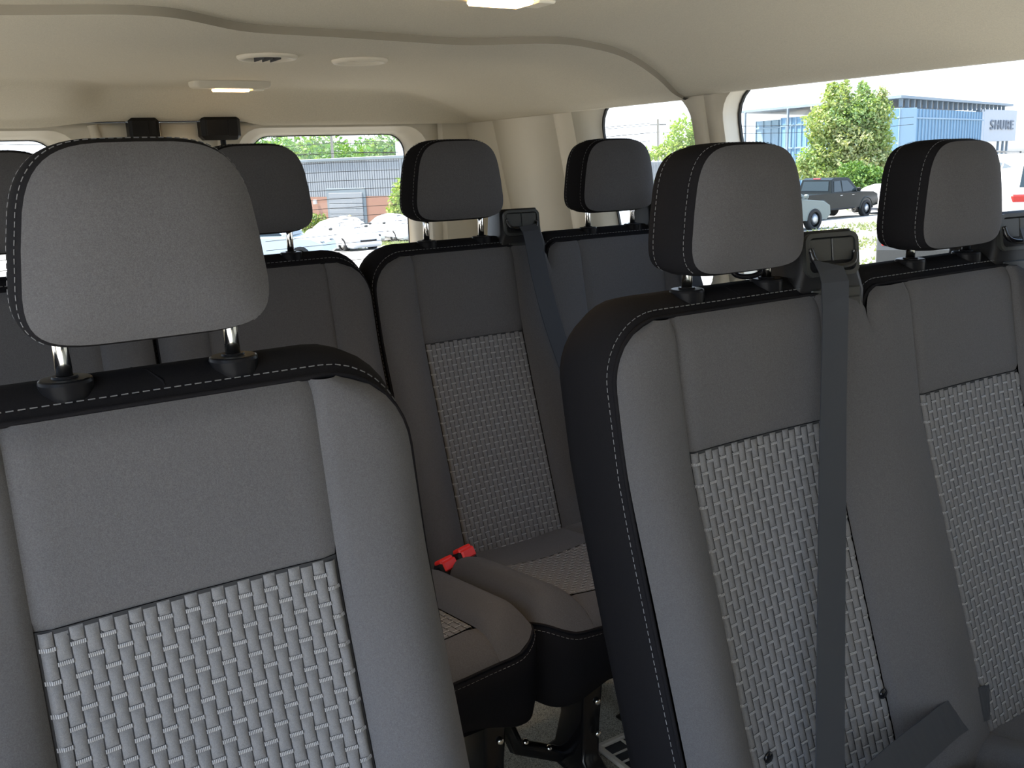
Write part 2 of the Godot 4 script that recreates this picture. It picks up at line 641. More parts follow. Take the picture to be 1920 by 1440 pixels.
func cushion_meshes() -> Dictionary:
	if cache.has("cush"): return cache.cush
	var d := {}
	var strip := func(z0: float, z1: float, low: float) -> Mesh:
		var st := mb()
		grid(st, 14, 12, func(u, v):
			var z := lerpf(z0, z1, v)
			var p := cush_pt(lerpf(-0.125, 0.125, u), z, low)
			p.y -= 0.003 * exp(-pow((z - z0) / 0.004, 2)) + 0.003 * exp(-pow((z - z1) / 0.004, 2))
			return p)
		return done(st)
	d.rear = strip.call(0.12, 0.325, 0.0)
	d.insert = strip.call(0.325, 0.565, -0.0022)
	d.front = strip.call(0.565, 0.645, 0.0)
	var wv := weave(func(a, b, l): return cush_pt(a, 0.327 + b, l - 0.0018), 0.246, 0.236, 22, 0.0250)
	d.tabs = wv[0]; d.bars = wv[1]
	for s in [-1, 1]:
		var st := mb()
		grid(st, 12, 30, func(u, v):
			var z := lerpf(0.12, 0.6452, pow(v, 0.85))
			return cush_pt(s * lerpf(0.125, cush_w(z), u), z), s < 0)
		d["bolster%d" % s] = done(st)
	var lp := []
	for i in 8: lp.append(Vector2(-0.2215, lerpf(0.12, 0.575, i / 8.0)))
	for i in 9:
		var a := PI / 2 * i / 8.0
		lp.append(Vector2(-0.1515 - 0.07 * cos(a), 0.575 + 0.0705 * sin(a)))
	for i in 5: lp.append(Vector2(lerpf(-0.1515, 0.0, (i + 1) / 5.0), 0.6455))
	var n := lp.size()
	for i in n - 1: lp.append(Vector2(-lp[n - 2 - i].x, lp[n - 2 - i].y))
	var nm := loop_normals(lp)
	var edge := func(q: Vector2) -> float:
		return cush_pt(q.x, q.y).y - 0.001
	var rings := []
	for t in [[0.0, 0.0], [0.004, 0.06], [0.006, 0.3], [0.004, 0.7], [-0.004, 0.94], [-0.016, 1.0], [-0.05, 1.02]]:
		var ring := PackedVector3Array()
		for i in lp.size():
			var q: Vector2 = lp[i] + nm[i] * t[0]
			var bottom := 0.268 + 0.035 * smoothstep(0.5, 0.62, lp[i].y) * smoothstep(0.2, 0.05, abs(lp[i].x))
			ring.append(Vector3(q.x, lerpf(edge.call(lp[i]), bottom, t[1]), q.y))
		rings.append(ring)
	var st := mb()
	loft(st, rings, false, true)
	var last: PackedVector3Array = rings[-1]
	for i in last.size() / 2:
		quad(st, last[i], last[i + 1], last[last.size() - 2 - i], last[last.size() - 1 - i])
	d.skirt = done(st)
	var pipe := []
	var sew := []
	for i in lp.size():
		pipe.append(Vector3(lp[i].x, edge.call(lp[i]), lp[i].y))
		var q: Vector2 = lp[i] + nm[i] * 0.004
		sew.append(Vector3(q.x, edge.call(lp[i]) - 0.0095, q.y))
	st = mb()
	tube(st, pipe, 0.0026, 6)
	d.piping = done(st)
	d.stitch = done(stitch_mesh(sew))
	cache["cush"] = d
	return d

func belt_tower(parent: Node3D):
	# shoulder belt outlet: tower body, bezel, two flaps, dark slot, guide hook, cover plate
	var t := Node3D.new()
	t.name = "belt_tower"
	parent.add_child(t, true)
	t.position = Vector3(0.163, 1.0, 0.0)
	t.rotation = Vector3(-0.12, -0.16, 0)
	if not cache.has("tower"):
		var d := {}
		var st := mb()
		var rings := []
		for q in [[-0.06, 0.054, 0.058, -0.062, 0.030], [0.015, 0.060, 0.060, -0.062, 0.036], [0.042, 0.050, 0.052, -0.058, 0.036], [0.085, 0.047, 0.049, -0.052, 0.036], [0.096, 0.043, 0.045, -0.046, 0.031]]:
			var ring := PackedVector3Array()
			for p in rrect(-q[1], q[3], q[2], q[4], 0.012, 4): ring.append(Vector3(p.x, q[0], p.y))
			rings.append(ring)
		loft(st, rings, true)
		fan(st, rings[-1]); fan(st, rings[0], true)
		d.body = done(st)
		var frame := func(x0: float, y0: float, x1: float, y1: float, r: float, w: float, z0: float, z1: float) -> Mesh:
			var s2 := mb(false)
			var o := rrect(x0, y0, x1, y1, r)
			var i := rrect(x0 + w, y0 + w, x1 - w, y1 - w, r * 0.7)
			var rr := []
			for e in [[o, z0], [o, z1], [i, z1], [i, z0 - 0.004]]:
				var ring := PackedVector3Array()
				for p in e[0]: ring.append(Vector3(p.x, p.y, e[1]))
				rr.append(ring)
			loft(s2, rr, true, true)
			return done(s2)
		d.bezel = frame.call(-0.044, 0.036, 0.044, 0.092, 0.012, 0.0055, 0.034, 0.041)
		var fl := mb(false)
		cbox(fl, Vector3.ZERO, Vector3(0.0365, 0.030, 0.003), 0.001)
		d.flap = done(fl)
		var hk := mb()
		tube(hk, curve([Vector3(-0.036, 0.073, 0.040), Vector3(-0.033, 0.058, 0.043), Vector3(-0.018, 0.050, 0.044), Vector3(0.018, 0.048, 0.044), Vector3(0.033, 0.054, 0.043), Vector3(0.037, 0.066, 0.040)], 18), 0.0042, 8)
		d.hook = done(hk)
		var pl := mb(false)
		cbox(pl, Vector3(0.006, -0.005, 0.036), Vector3(0.082, 0.05, 0.005), 0.002)
		d.plate = done(pl)
		var bt := mb(false)
		cbox(bt, Vector3(0.028, -0.002, 0.040), Vector3(0.03, 0.018, 0.004), 0.0018)
		d.button = done(bt)
		cache["tower"] = d
	var c: Dictionary = cache["tower"]
	put(c.body, "body", M.plastic, t)
	put(c.bezel, "bezel", M.plastic_grey, t)
	put(c.flap, "flap", M.plastic_grey, t, Vector3(-0.0185, 0.070, 0.0375))
	put(c.flap, "flap", M.plastic_grey, t, Vector3(0.0195, 0.070, 0.0375))
	put(c.hook, "belt_guide", M.gloss_black, t)
	put(c.plate, "cover_plate", M.plastic_grey, t)
	put(c.button, "button", M.plastic_grey, t)

func buckle(parent: Node3D, at: Vector3, turn: float):
	var b := Node3D.new()
	b.name = "belt_buckle"
	parent.add_child(b, true)
	b.position = at
	b.rotation = Vector3(-0.5, turn, 0.0)
	b.scale = Vector3.ONE * 1.15
	if not cache.has("buckle"):
		var st := mb(false)
		cbox(st, Vector3(0, -0.035, -0.002), Vector3(0.042, 0.075, 0.026), 0.005)
		var body := done(st)
		st = mb(false)
		cbox(st, Vector3(0, 0.003, 0.0), Vector3(0.033, 0.011, 0.020), 0.003)
		cbox(st, Vector3(0, -0.006, 0.0115), Vector3(0.033, 0.018, 0.006), 0.0025)
		cache["buckle"] = [body, done(st)]
	put(cache["buckle"][0], "buckle_body", M.plastic, b)
	tag(put(cache["buckle"][1], "release_button", M.red, b), "red release button")

func seat(label: String, at: Vector3, o := {}) -> Node3D:
	var root := base("passenger_seat", at)
	tag(root, label, "van seat", "grey cloth passenger seats in two rows")
	var b := backrest_meshes(o.get("pt", 0.86), o.get("join", 0))
	var h := headrest_meshes()
	# backrest
	var back := put(b.shell, "backrest", M.cloth_black, root)
	back.set_meta("label", "black cloth side and back of the backrest")
	put(b.upper, "upper_panel", M.cloth, back)
	put(b["bolster-1"], "side_bolster", M.cloth, back)
	put(b["bolster1"], "side_bolster", M.cloth, back)
	put(b.insert, "insert_base", M.weave_base, back)
	var tb := put(b.tabs, "woven_insert", M.weave_tab, back); tb.set_meta("kind", "stuff")
	var br := put(b.bars, "woven_threads", M.weave_bar, back); br.set_meta("kind", "stuff")
	put(b.piping, "piping", M.cloth_black, back)
	put(b.stitch, "stitching", M.thread, back).set_meta("kind", "stuff")
	put(b.seam, "seam", M.cloth_black, back)
	# headrest
	var hy: float = 1.1535 + o.get("head", 0.0)
	var hr := put(h.gusset, "headrest", M.cloth_black, root, Vector3(0, hy, 0.0))
	hr.rotation.x = o.get("tilt", 0.0)
	hr.scale = o.get("hs", Vector3(0.955, 1.015, 1.0))
	put(h.front, "front_panel", M.cloth, hr)
	put(h.back, "back_panel", M.cloth_black, hr)
	put(h.stitch, "stitching", M.thread, hr).set_meta("kind", "stuff")
	put(h.stitch_back, "stitching", M.thread, hr).set_meta("kind", "stuff")
	for s in [-1, 1]:
		tag(put(h.post, "headrest_post", M.chrome, root, Vector3(s * 0.069, 1.035, 0)), "chrome headrest post")
		put(h.collar, "post_collar", M.plastic_black, root, Vector3(s * 0.069, 1.0345, 0))
	# cushion
	var c := cushion_meshes()
	var cu := put(c.skirt, "cushion", M.cloth_black, root)
	put(c.rear, "rear_strip", M.cloth, cu)
	put(c.front, "front_panel", M.cloth, cu)
	put(c["bolster-1"], "side_bolster", M.cloth, cu)
	put(c["bolster1"], "side_bolster", M.cloth, cu)
	put(c.insert, "insert_base", M.weave_base, cu)
	put(c.tabs, "woven_insert", M.weave_tab, cu).set_meta("kind", "stuff")
	put(c.bars, "woven_threads", M.weave_bar, cu).set_meta("kind", "stuff")
	put(c.piping, "piping", M.cloth_black, cu)
	put(c.stitch, "stitching", M.thread, cu).set_meta("kind", "stuff")
	# pedestal
	for x in o.get("legs", [-0.17, 0.17]):
		var st := mb()
		var rings := []
		for q in [[0.30, 0.40, 0.52, 0.026], [0.22, 0.42, 0.515, 0.024], [0.12, 0.425, 0.505, 0.022], [0.04, 0.40, 0.50, 0.022], [0.002, 0.36, 0.54, 0.030]]:
			var ring := PackedVector3Array()
			for p in rrect(x - q[3], q[1], x + q[3], q[2], 0.008, 3): ring.append(Vector3(p.x, q[0], p.y))
			rings.append(ring)
		loft(st, rings, true, true)
		fan(st, rings[-1], true)
		var lg := put(done(st), "leg", M.gloss_black, root)
		for yy in [0.17, 0.10]:
			var sc := mb()
			lathe(sc, [[0.007, 0.0], [0.007, 0.003], [0.004, 0.005]], Vector3(x + 0.008, yy, 0.512), Basis(Vector3.RIGHT, PI / 2), 10)
			put(done(sc), "bolt", M.chrome, lg)
	for x in [-0.17, 0.17]:
		if not (x in o.get("legs", [-0.17, 0.17])): continue
		obj(box(Vector3(x, 0.15, 0.22), Vector3(0.04, 0.30, 0.05), 0.006), "rear_leg", M.gloss_black, root)
	obj(box(Vector3(0, 0.285, 0.35), Vector3(0.36, 0.03, 0.36), 0.006), "seat_pan", M.gloss_black, root)
	if o.get("tower", false): belt_tower(root)
	return root

func belt(root: Node3D, called: String, pts: Array, sides: Array, w := 0.046, n := 28):
	var p := curve(pts, n)
	var s := []
	for i in n + 1:
		var t := float(i) / n * (sides.size() - 1)
		var k: int = min(int(t), sides.size() - 2)
		s.append(sides[k].lerp(sides[k + 1], t - k))
	var st := mb(false)
	strap(st, p, s, w)
	return obj(st, called, M.belt, root)

# ---------------------------------------------------------------- van shell
const XR := 1.70
const XL := -0.34
const ZB := -2.66
const ZF := 1.9

func wall_x(y: float) -> float:           # inner face of the right wall, leaning in towards the roof
	return 1.735 - 0.21 * clampf(y - 0.82, 0, 1) if y > 0.82 else 1.735

func side_window(called: String, right: bool, oz0: float, oz1: float, iz0: float, iz1: float, gz0: float, gz1: float, oy0: float, oy1: float, glazed := true):
	# a stretch of side wall with one rounded opening, its reveal, rubber gasket and pane
	var px := func(z: float, y: float, d: float) -> Vector3:
		var x := wall_x(y) + d
		return Vector3(x if right else 1.37 - x, y, z)
	var inn := rrect(iz0, 0.86, iz1, 1.345, 0.07)
	var out := rect_like(oz0, oy0, oz1, oy1, inn)
	var gl := rrect(gz0, 0.84, gz1, 1.355, 0.085)
	var mk := func(l: PackedVector2Array, d: float) -> PackedVector3Array:
		var r := PackedVector3Array()
		for p in l: r.append(px.call(p.x, p.y, d))
		return r
	var st := mb()
	loft(st, [mk.call(out, 0.0), mk.call(inn, 0.0)], true)
	var mid := PackedVector2Array()
	for i in inn.size(): mid.append(inn[i].lerp(gl[i], 0.55))
	loft(st, [mk.call(inn, 0.0), mk.call(inn, 0.0008), mk.call(mid, 0.028), mk.call(gl, 0.075)], true)
	loft(st, [mk.call(gl, 0.075), mk.call(gl, 0.082), mk.call(out, 0.082), mk.call(out, 0.0)], true)
	var w := structure(obj(st, "wall_right" if right else "wall_left", M.trim, self))
	if glazed:
		var pn := mb()
		var g := mk.call(gl, 0.079)
		fan(pn, g)
		var win := structure(obj(pn, called, M.glass, self))
		var ga := mb(false)
		var ins := PackedVector2Array()
		var cc := Vector2((gz0 + gz1) / 2, 1.0975)
		for p in gl: ins.append(p + (cc - p).normalized() * 0.006)
		loft(ga, [mk.call(gl, 0.072), mk.call(ins, 0.072), mk.call(ins, 0.0785)], true)
		put(done(ga), "gasket", M.trim_dark, win)
	return w

func liner_y(x: float) -> float:
	var xx := x if x > 0.655 else 1.31 - x
	return poly(xx, [[0.9, 1.424], [1.18, 1.421], [1.27, 1.417], [1.335, 1.410], [1.40, 1.397], [1.46, 1.381], [1.52, 1.362], [1.56, 1.347], [1.585, 1.336], [1.598, 1.329], [1.606, 1.324]])

func rear_y(x: float, z: float) -> float:
	var arch := smoothstep(0.34, 0.52, x) * smoothstep(0.93, 0.84, x)
	var bz := 2.545 - 0.15 * smoothstep(0.52, 0.38, x)      # where the lining turns down into the rear header
	return poly(-z, [[bz - 0.03, 1.424], [bz, 1.419], [bz + 0.018, 1.408], [2.623, 1.346 + 0.006 * arch], [2.637, 1.332 + 0.013 * arch], [2.645, 1.324 + 0.016 * arch]])

func step_z(x: float) -> float:   # where the deeper rear part of the roof lining begins
	return poly(x, [[-0.29, -1.58], [0.0, -1.52], [0.18, -1.495], [0.30, -1.45], [0.36, -1.435], [0.43, -1.475], [0.49, -1.545], [0.55, -1.575], [0.70, -1.585], [0.90, -1.618], [0.98, -1.628], [1.03, -1.585], [1.08, -1.545], [1.14, -1.545], [1.28, -1.60], [1.38, -1.635], [1.45, -1.665], [1.53, -1.70], [1.58, -1.73], [1.63, -1.735]])

func step_smooth(x: float) -> float:
	var s := 0.0
	for k in 9: s += step_z(x + (k - 4) * 0.012)
	return s / 9

func roof():
	var x0 := -0.296
	var x1 := 1.606
	var low := 0.012
	var yy := func(x: float, z: float) -> float:
		var y := 0.0
		for k in 5: y += liner_y(x + (k - 2) * 0.014)
		y /= 5
		var r := 0.0
		for k in 5: r += rear_y(x, z + (k - 2) * 0.008)
		return smin(y, r / 5, 0.012)
	var side := func(u: float) -> float: return lerpf(x0, x1, 0.5 - 0.5 * cos(PI * clampf(u, 0, 1)))
	# rear lining
	var st := mb()
	grid(st, 110, 90, func(u, v):
		var x: float = side.call(u)
		var z := lerpf(step_smooth(x), -2.645, 1 - pow(1 - v, 1.6))
		return Vector3(x, yy.call(x, z) - low * smoothstep(1.60, 1.55, x) * smoothstep(-0.29, -0.24, x) * 0.5, z))
	structure(obj(st, "ceiling", M.liner, self))
	# forward-facing edge of the rear lining, its shade painted as a darker brown
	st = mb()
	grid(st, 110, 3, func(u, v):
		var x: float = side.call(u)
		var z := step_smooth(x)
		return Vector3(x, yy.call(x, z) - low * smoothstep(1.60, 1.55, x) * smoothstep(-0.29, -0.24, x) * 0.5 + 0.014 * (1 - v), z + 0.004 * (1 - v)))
	structure(obj(st, "trim_2", M.lip_shade, self))
	# rolled lower edges
	st = mb()
	grid(st, 3, 50, func(u, v):
		var z := lerpf(-1.735, -2.645, v)
		return [Vector3(x1, yy.call(x1, z), z), Vector3(1.618, yy.call(x1, z) - 0.0015, z), Vector3(1.634, yy.call(x1, z) + 0.004, z), Vector3(1.66, yy.call(x1, z) + 0.02, z)][int(round(u * 3))])
	grid(st, 60, 3, func(u, v):
		var x: float = side.call(u)
		var y: float = yy.call(x, -2.645)
		return [Vector3(x, y, -2.645), Vector3(x, y - 0.002, -2.654), Vector3(x, y + 0.003, -2.662), Vector3(x, y + 0.03, -2.668)][int(round(v * 3))])
	structure(obj(st, "ceiling", M.liner, self))
	st = mb()
	grid(st, 90, 30, func(u, v):
		var x: float = side.call(u)
		var z := lerpf(ZF, step_smooth(x) - 0.002, 1 - pow(1 - v, 2.0))
		return Vector3(x, yy.call(x, z) + 0.0065, z))
	grid(st, 3, 30, func(u, v):
		var z := lerpf(ZF, -1.735, v)
		var y: float = yy.call(x1, z) + 0.0065
		return [Vector3(x1, y, z), Vector3(1.618, y - 0.0015, z), Vector3(1.634, y + 0.004, z), Vector3(1.66, y + 0.02, z)][int(round(u * 3))])
	structure(obj(st, "ceiling", M.liner, self))
	# steel roof above the lining
	structure(obj(box(Vector3((XL + XR) / 2, 1.475, (ZB + ZF) / 2 - 0.03), Vector3(XR - XL + 0.05, 0.04, ZF - ZB + 0.2), 0.02), "ceiling", M.paint_white, self))

func shell():
	structure(obj(box(Vector3((XL + XR) / 2, -0.03, (ZB + ZF) / 2), Vector3(XR - XL + 0.1, 0.06, ZF - ZB + 0.1), 0.01), "floor", M.floor, self))
	# right side: lower wall, then the windows, then a closed-in unseen front part
	structure(obj(box(Vector3(1.768, 0.31, (ZB + ZF) / 2), Vector3(0.06, 0.74, ZF - ZB), 0.01), "wall_right", M.trim, self))
	side_window("window_1", true, -2.66, -1.685, -2.27, -1.735, -2.165, -1.70, 0.66, 1.44)
	side_window("window_2", true, -1.685, -0.28, -1.635, -0.34, -1.66, -0.31, 0.66, 1.44)
	structure(obj(box(Vector3(1.70, 1.05, 0.81), Vector3(0.06, 0.78, 2.18), 0.01), "wall_right", M.trim, self))  # unseen stretch made solid, without its windows, to hold back light
	# left side: windows behind the open sliding doorway
	structure(obj(box(Vector3(-0.395, 0.31, -1.66), Vector3(0.06, 0.74, 2.0), 0.01), "wall_left", M.trim, self))
	side_window("window_4", false, -2.66, -0.66, -2.4, -0.78, -2.42, -0.76, 0.66, 1.44)
	structure(obj(box(Vector3(-0.385, 0.70, 1.60), Vector3(0.06, 1.48, 0.60), 0.01), "wall_left", M.trim, self))
	structure(obj(box(Vector3(-0.33, 1.40, 0.32), Vector3(0.12, 0.12, 1.96), 0.01), "wall_left", M.trim, self))
	# unseen dark wall added across the cab end to block light from the front
	structure(obj(box(Vector3((XL + XR) / 2, 0.70, ZF + 0.03), Vector3(XR - XL + 0.16, 1.48, 0.06), 0.01), "added_wall_front", M.trim_dark, self))
	rear_end()

func rear_end():
	var zc := -2.672
	var mk := func(l, z) -> PackedVector3Array:
		var r := PackedVector3Array()
		for p in l: r.append(Vector3(p.x, p.y, z))
		return r
	var k := 0
	for d in [[0.656, 1.475, 0.905, 1.385, "door_1", "window_7"], [-0.165, 0.6545, -0.075, 0.405, "door_2", "window_8"]]:
		var outer := rrect(d[2] - 0.055, 0.72, d[3] + 0.055, 1.318, 0.075)
		var edge := rect_like(d[0], 0.02, d[1], 1.335, outer)
		var glass := rrect(d[2], 0.78, d[3], 1.298, 0.055)
		var mid := PackedVector2Array()
		for i in glass.size(): mid.append(outer[i].lerp(glass[i], 0.55))
		var st := mb()
		loft(st, [mk.call(edge, zc), mk.call(outer, zc), mk.call(outer, zc - 0.0008), mk.call(mid, zc - 0.02), mk.call(glass, zc - 0.055), mk.call(glass, zc - 0.06), mk.call(edge, zc - 0.06), mk.call(edge, zc)], true, true)
		var door := structure(obj(st, d[4], M.trim, self))
		var pn := mb()
		fan(pn, mk.call(glass, zc - 0.057))
		var win := structure(obj(pn, d[5], M.glass, self))
		var ga := mb(false)
		var ins := PackedVector2Array()
		var cc := Vector2((d[2] + d[3]) / 2, 1.04)
		for p in glass: ins.append(p + (cc - p).normalized() * 0.003)
		loft(ga, [mk.call(glass, zc - 0.052), mk.call(ins, zc - 0.052), mk.call(ins, zc - 0.0565)], true)
		put(done(ga), "gasket", M.trim_dark, win)
		# heating wires printed on the pane
		for i in 17:
			var y := 1.245 - i * 0.0262
			var w := mb(false)
			tube(w, [Vector3(d[2] + 0.02, y - 0.004, zc - 0.0555), Vector3((d[2] + d[3]) / 2, y, zc - 0.0555), Vector3(d[3] - 0.02, y - 0.001, zc - 0.0555)], 0.00075, 4)
			put(done(w), "heating_wire", M.trim_dark, win)
		# raised rib of the door frame beside the meeting edge
		var s := 1.0 if k == 0 else -1.0
		var rb := mb()
		tube(rb, [Vector3(0.655 + s * 0.165, 1.33, zc + 0.002), Vector3(0.655 + s * 0.145, 1.20, zc + 0.002), Vector3(0.655 + s * 0.13, 0.8, zc + 0.002)], 0.013, 10)
		put(done(rb), "frame_rib", M.trim, door)
		k += 1
	# latch housings at the top of both doors
	var latches := [[0.605, 0.075, 0.058, 0.0], [0.800, 0.105, 0.062, 0.06]]
	for i in 2:
		var q: Array = latches[i]
		var t := base("door_latch", Vector3(q[0], 1.318, -2.645))
		tag(t, ["narrow black latch housing at the top of the rear doors", "wide black latch housing with a rod at the top of the rear doors"][i], "door latch")
		obj(box(Vector3.ZERO, Vector3(q[1], q[2], 0.05), 0.010), "housing", M.plastic, t)
		obj(box(Vector3(-0.012, 0.0, 0.026), Vector3(q[1] * 0.55, q[2] * 0.7, 0.004), 0.002), "cover", M.plastic, t)
		obj(box(Vector3(q[1] * 0.1, -0.30, -0.010), Vector3(0.014, 0.56, 0.01), 0.003), "rod", M.plastic, t)
	# corner posts and header behind the lining
	structure(obj(box(Vector3(1.60, 0.70, -2.688), Vector3(0.25, 1.40, 0.05), 0.012), "wall_rear", M.trim, self))
	structure(obj(box(Vector3(-0.28, 0.70, -2.70), Vector3(0.24, 1.40, 0.06), 0.012), "wall_rear", M.trim, self))
	structure(obj(box(Vector3(0.68, 1.40, -2.705), Vector3(2.1, 0.125, 0.06), 0.012), "wall_rear", M.trim_dark, self))
	# rounded fillet between side wall and corner post
	var st := mb()
	grid(st, 8, 20, func(u, v):
		var y := lerpf(0.0, 1.36, v)
		var a: float = u * PI / 2
		var xw := wall_x(y)
		return Vector3(xw - 0.06 * (1 - sin(a)), y, -2.66 + 0.06 * (1 - cos(a))))
	structure(obj(st, "wall_rear", M.trim, self))
	# moulded rib down the right corner trim
	st = mb()
	grid(st, 10, 20, func(u, v):
		var y := lerpf(0.62, 1.36, v)
		var z := lerpf(-2.30, -2.215, u) + 0.02 * sin((y - 0.8) * 3.0)
		return Vector3(wall_x(y) - 0.011 * pow(sin(PI * u), 2), y, z))
	structure(obj(st, "trim_1", M.trim, self))

func ceiling_lamp(label: String, at: Vector3, w: float, dep: float, glow_at: float, energy: float, tilt := 0.0):
	var t := base("ceiling_lamp", at)
	t.rotation.x = tilt
	tag(t, label, "ceiling lamp")
	var st := mb()
	var rings := []
	for q in [[1.0, 0.012], [1.0, -0.004], [0.97, -0.010], [0.9, -0.0125]]:
		var ring := PackedVector3Array()
		for p in rrect(-w / 2 * q[0], -dep / 2 * q[0], w / 2 * q[0], dep / 2 * q[0], 0.014 * q[0]): ring.append(Vector3(p.x, q[1], p.y))
		rings.append(ring)
	loft(st, rings, true)
	fan(st, rings[-1])
	tag(obj(st, "bezel", M.trim, t), "beige lamp bezel")
	obj(box(Vector3(glow_at, -0.0155, 0.002), Vector3(w * 0.44, 0.008, dep * 0.62), 0.003), "lit_lens", M.lamp_glow, t)
	obj(box(Vector3(glow_at + w * 0.33, -0.0135, 0.002), Vector3(w * 0.16, 0.006, dep * 0.62), 0.002), "switch_lens", M.lamp_lens, t)
	var l := SpotLight3D.new()
	l.name = "light"
	l.spot_angle = 66.0
	l.spot_range = 8.0
	l.spot_attenuation = 2.0
	l.light_size = dep * 0.5
	l.light_color = Color(1.0, 0.84, 0.62)
	l.light_energy = energy
	l.shadow_enabled = true
	t.add_child(l)
	l.position = Vector3(glow_at, -0.022, 0.002)
	l.rotation.x = -PI / 2

func air_vent(label: String, at: Vector3, open: bool):
	var t := base("air_vent", at)
	tag(t, label, "air vent", "round ceiling air vents")
	var st := mb()
	lathe(st, [[0.057, 0.004], [0.057, -0.003], [0.053, -0.0065], [0.047, -0.0065], [0.042, -0.002], [0.040, 0.020]], Vector3.ZERO, Basis.IDENTITY, 40)
	tag(obj(st, "ring", M.trim, t), "beige vent ring")
	st = mb()
	lathe(st, [[0.0, 0.019], [0.041, 0.019]], Vector3.ZERO, Basis.IDENTITY, 30)
	obj(st, "throat", M.trim_dark, t)
	st = mb()
	var b := Basis(Vector3.RIGHT, 0.20 if open else 0.30)
	lathe(st, [[0.0, -0.001], [0.031, -0.001], [0.034, 0.001], [0.034, 0.004], [0.0, 0.004]], Vector3(0, 0.002, 0.004), b, 30)
	tag(obj(st, "flap", M.trim, t), "round beige flap")
	if open:
		for i in 3:
			obj(box(Vector3(-0.016 + i * 0.016, -0.004, 0.0), Vector3(0.0016, 0.008, 0.058), 0.0005), "vane", M.trim_dark, t)

func floor_vent():
	var t := base("floor_vent", Vector3(1.175, 0, -1.33))
	tag(t, "black floor grille in a beige frame beside the aisle seat's base", "floor grille")
	obj(box(Vector3(0, 0.0015, 0), Vector3(0.15, 0.004, 0.19), 0.001), "recess", M.trim_dark, t)
	for s in [-1, 1]:
		obj(box(Vector3(s * 0.08, 0.005, 0), Vector3(0.014, 0.010, 0.215), 0.003), "frame", M.trim, t)
		obj(box(Vector3(0, 0.005, s * 0.1), Vector3(0.165, 0.010, 0.014), 0.003), "frame", M.trim, t)
	for i in 5: obj(box(Vector3(0, 0.005, -0.06 + i * 0.03), Vector3(0.15, 0.005, 0.0035), 0.001), "bar", M.trim, t)
	for i in 2: obj(box(Vector3(-0.025 + i * 0.05, 0.006, 0), Vector3(0.005, 0.005, 0.19), 0.001), "bar", M.trim, t)

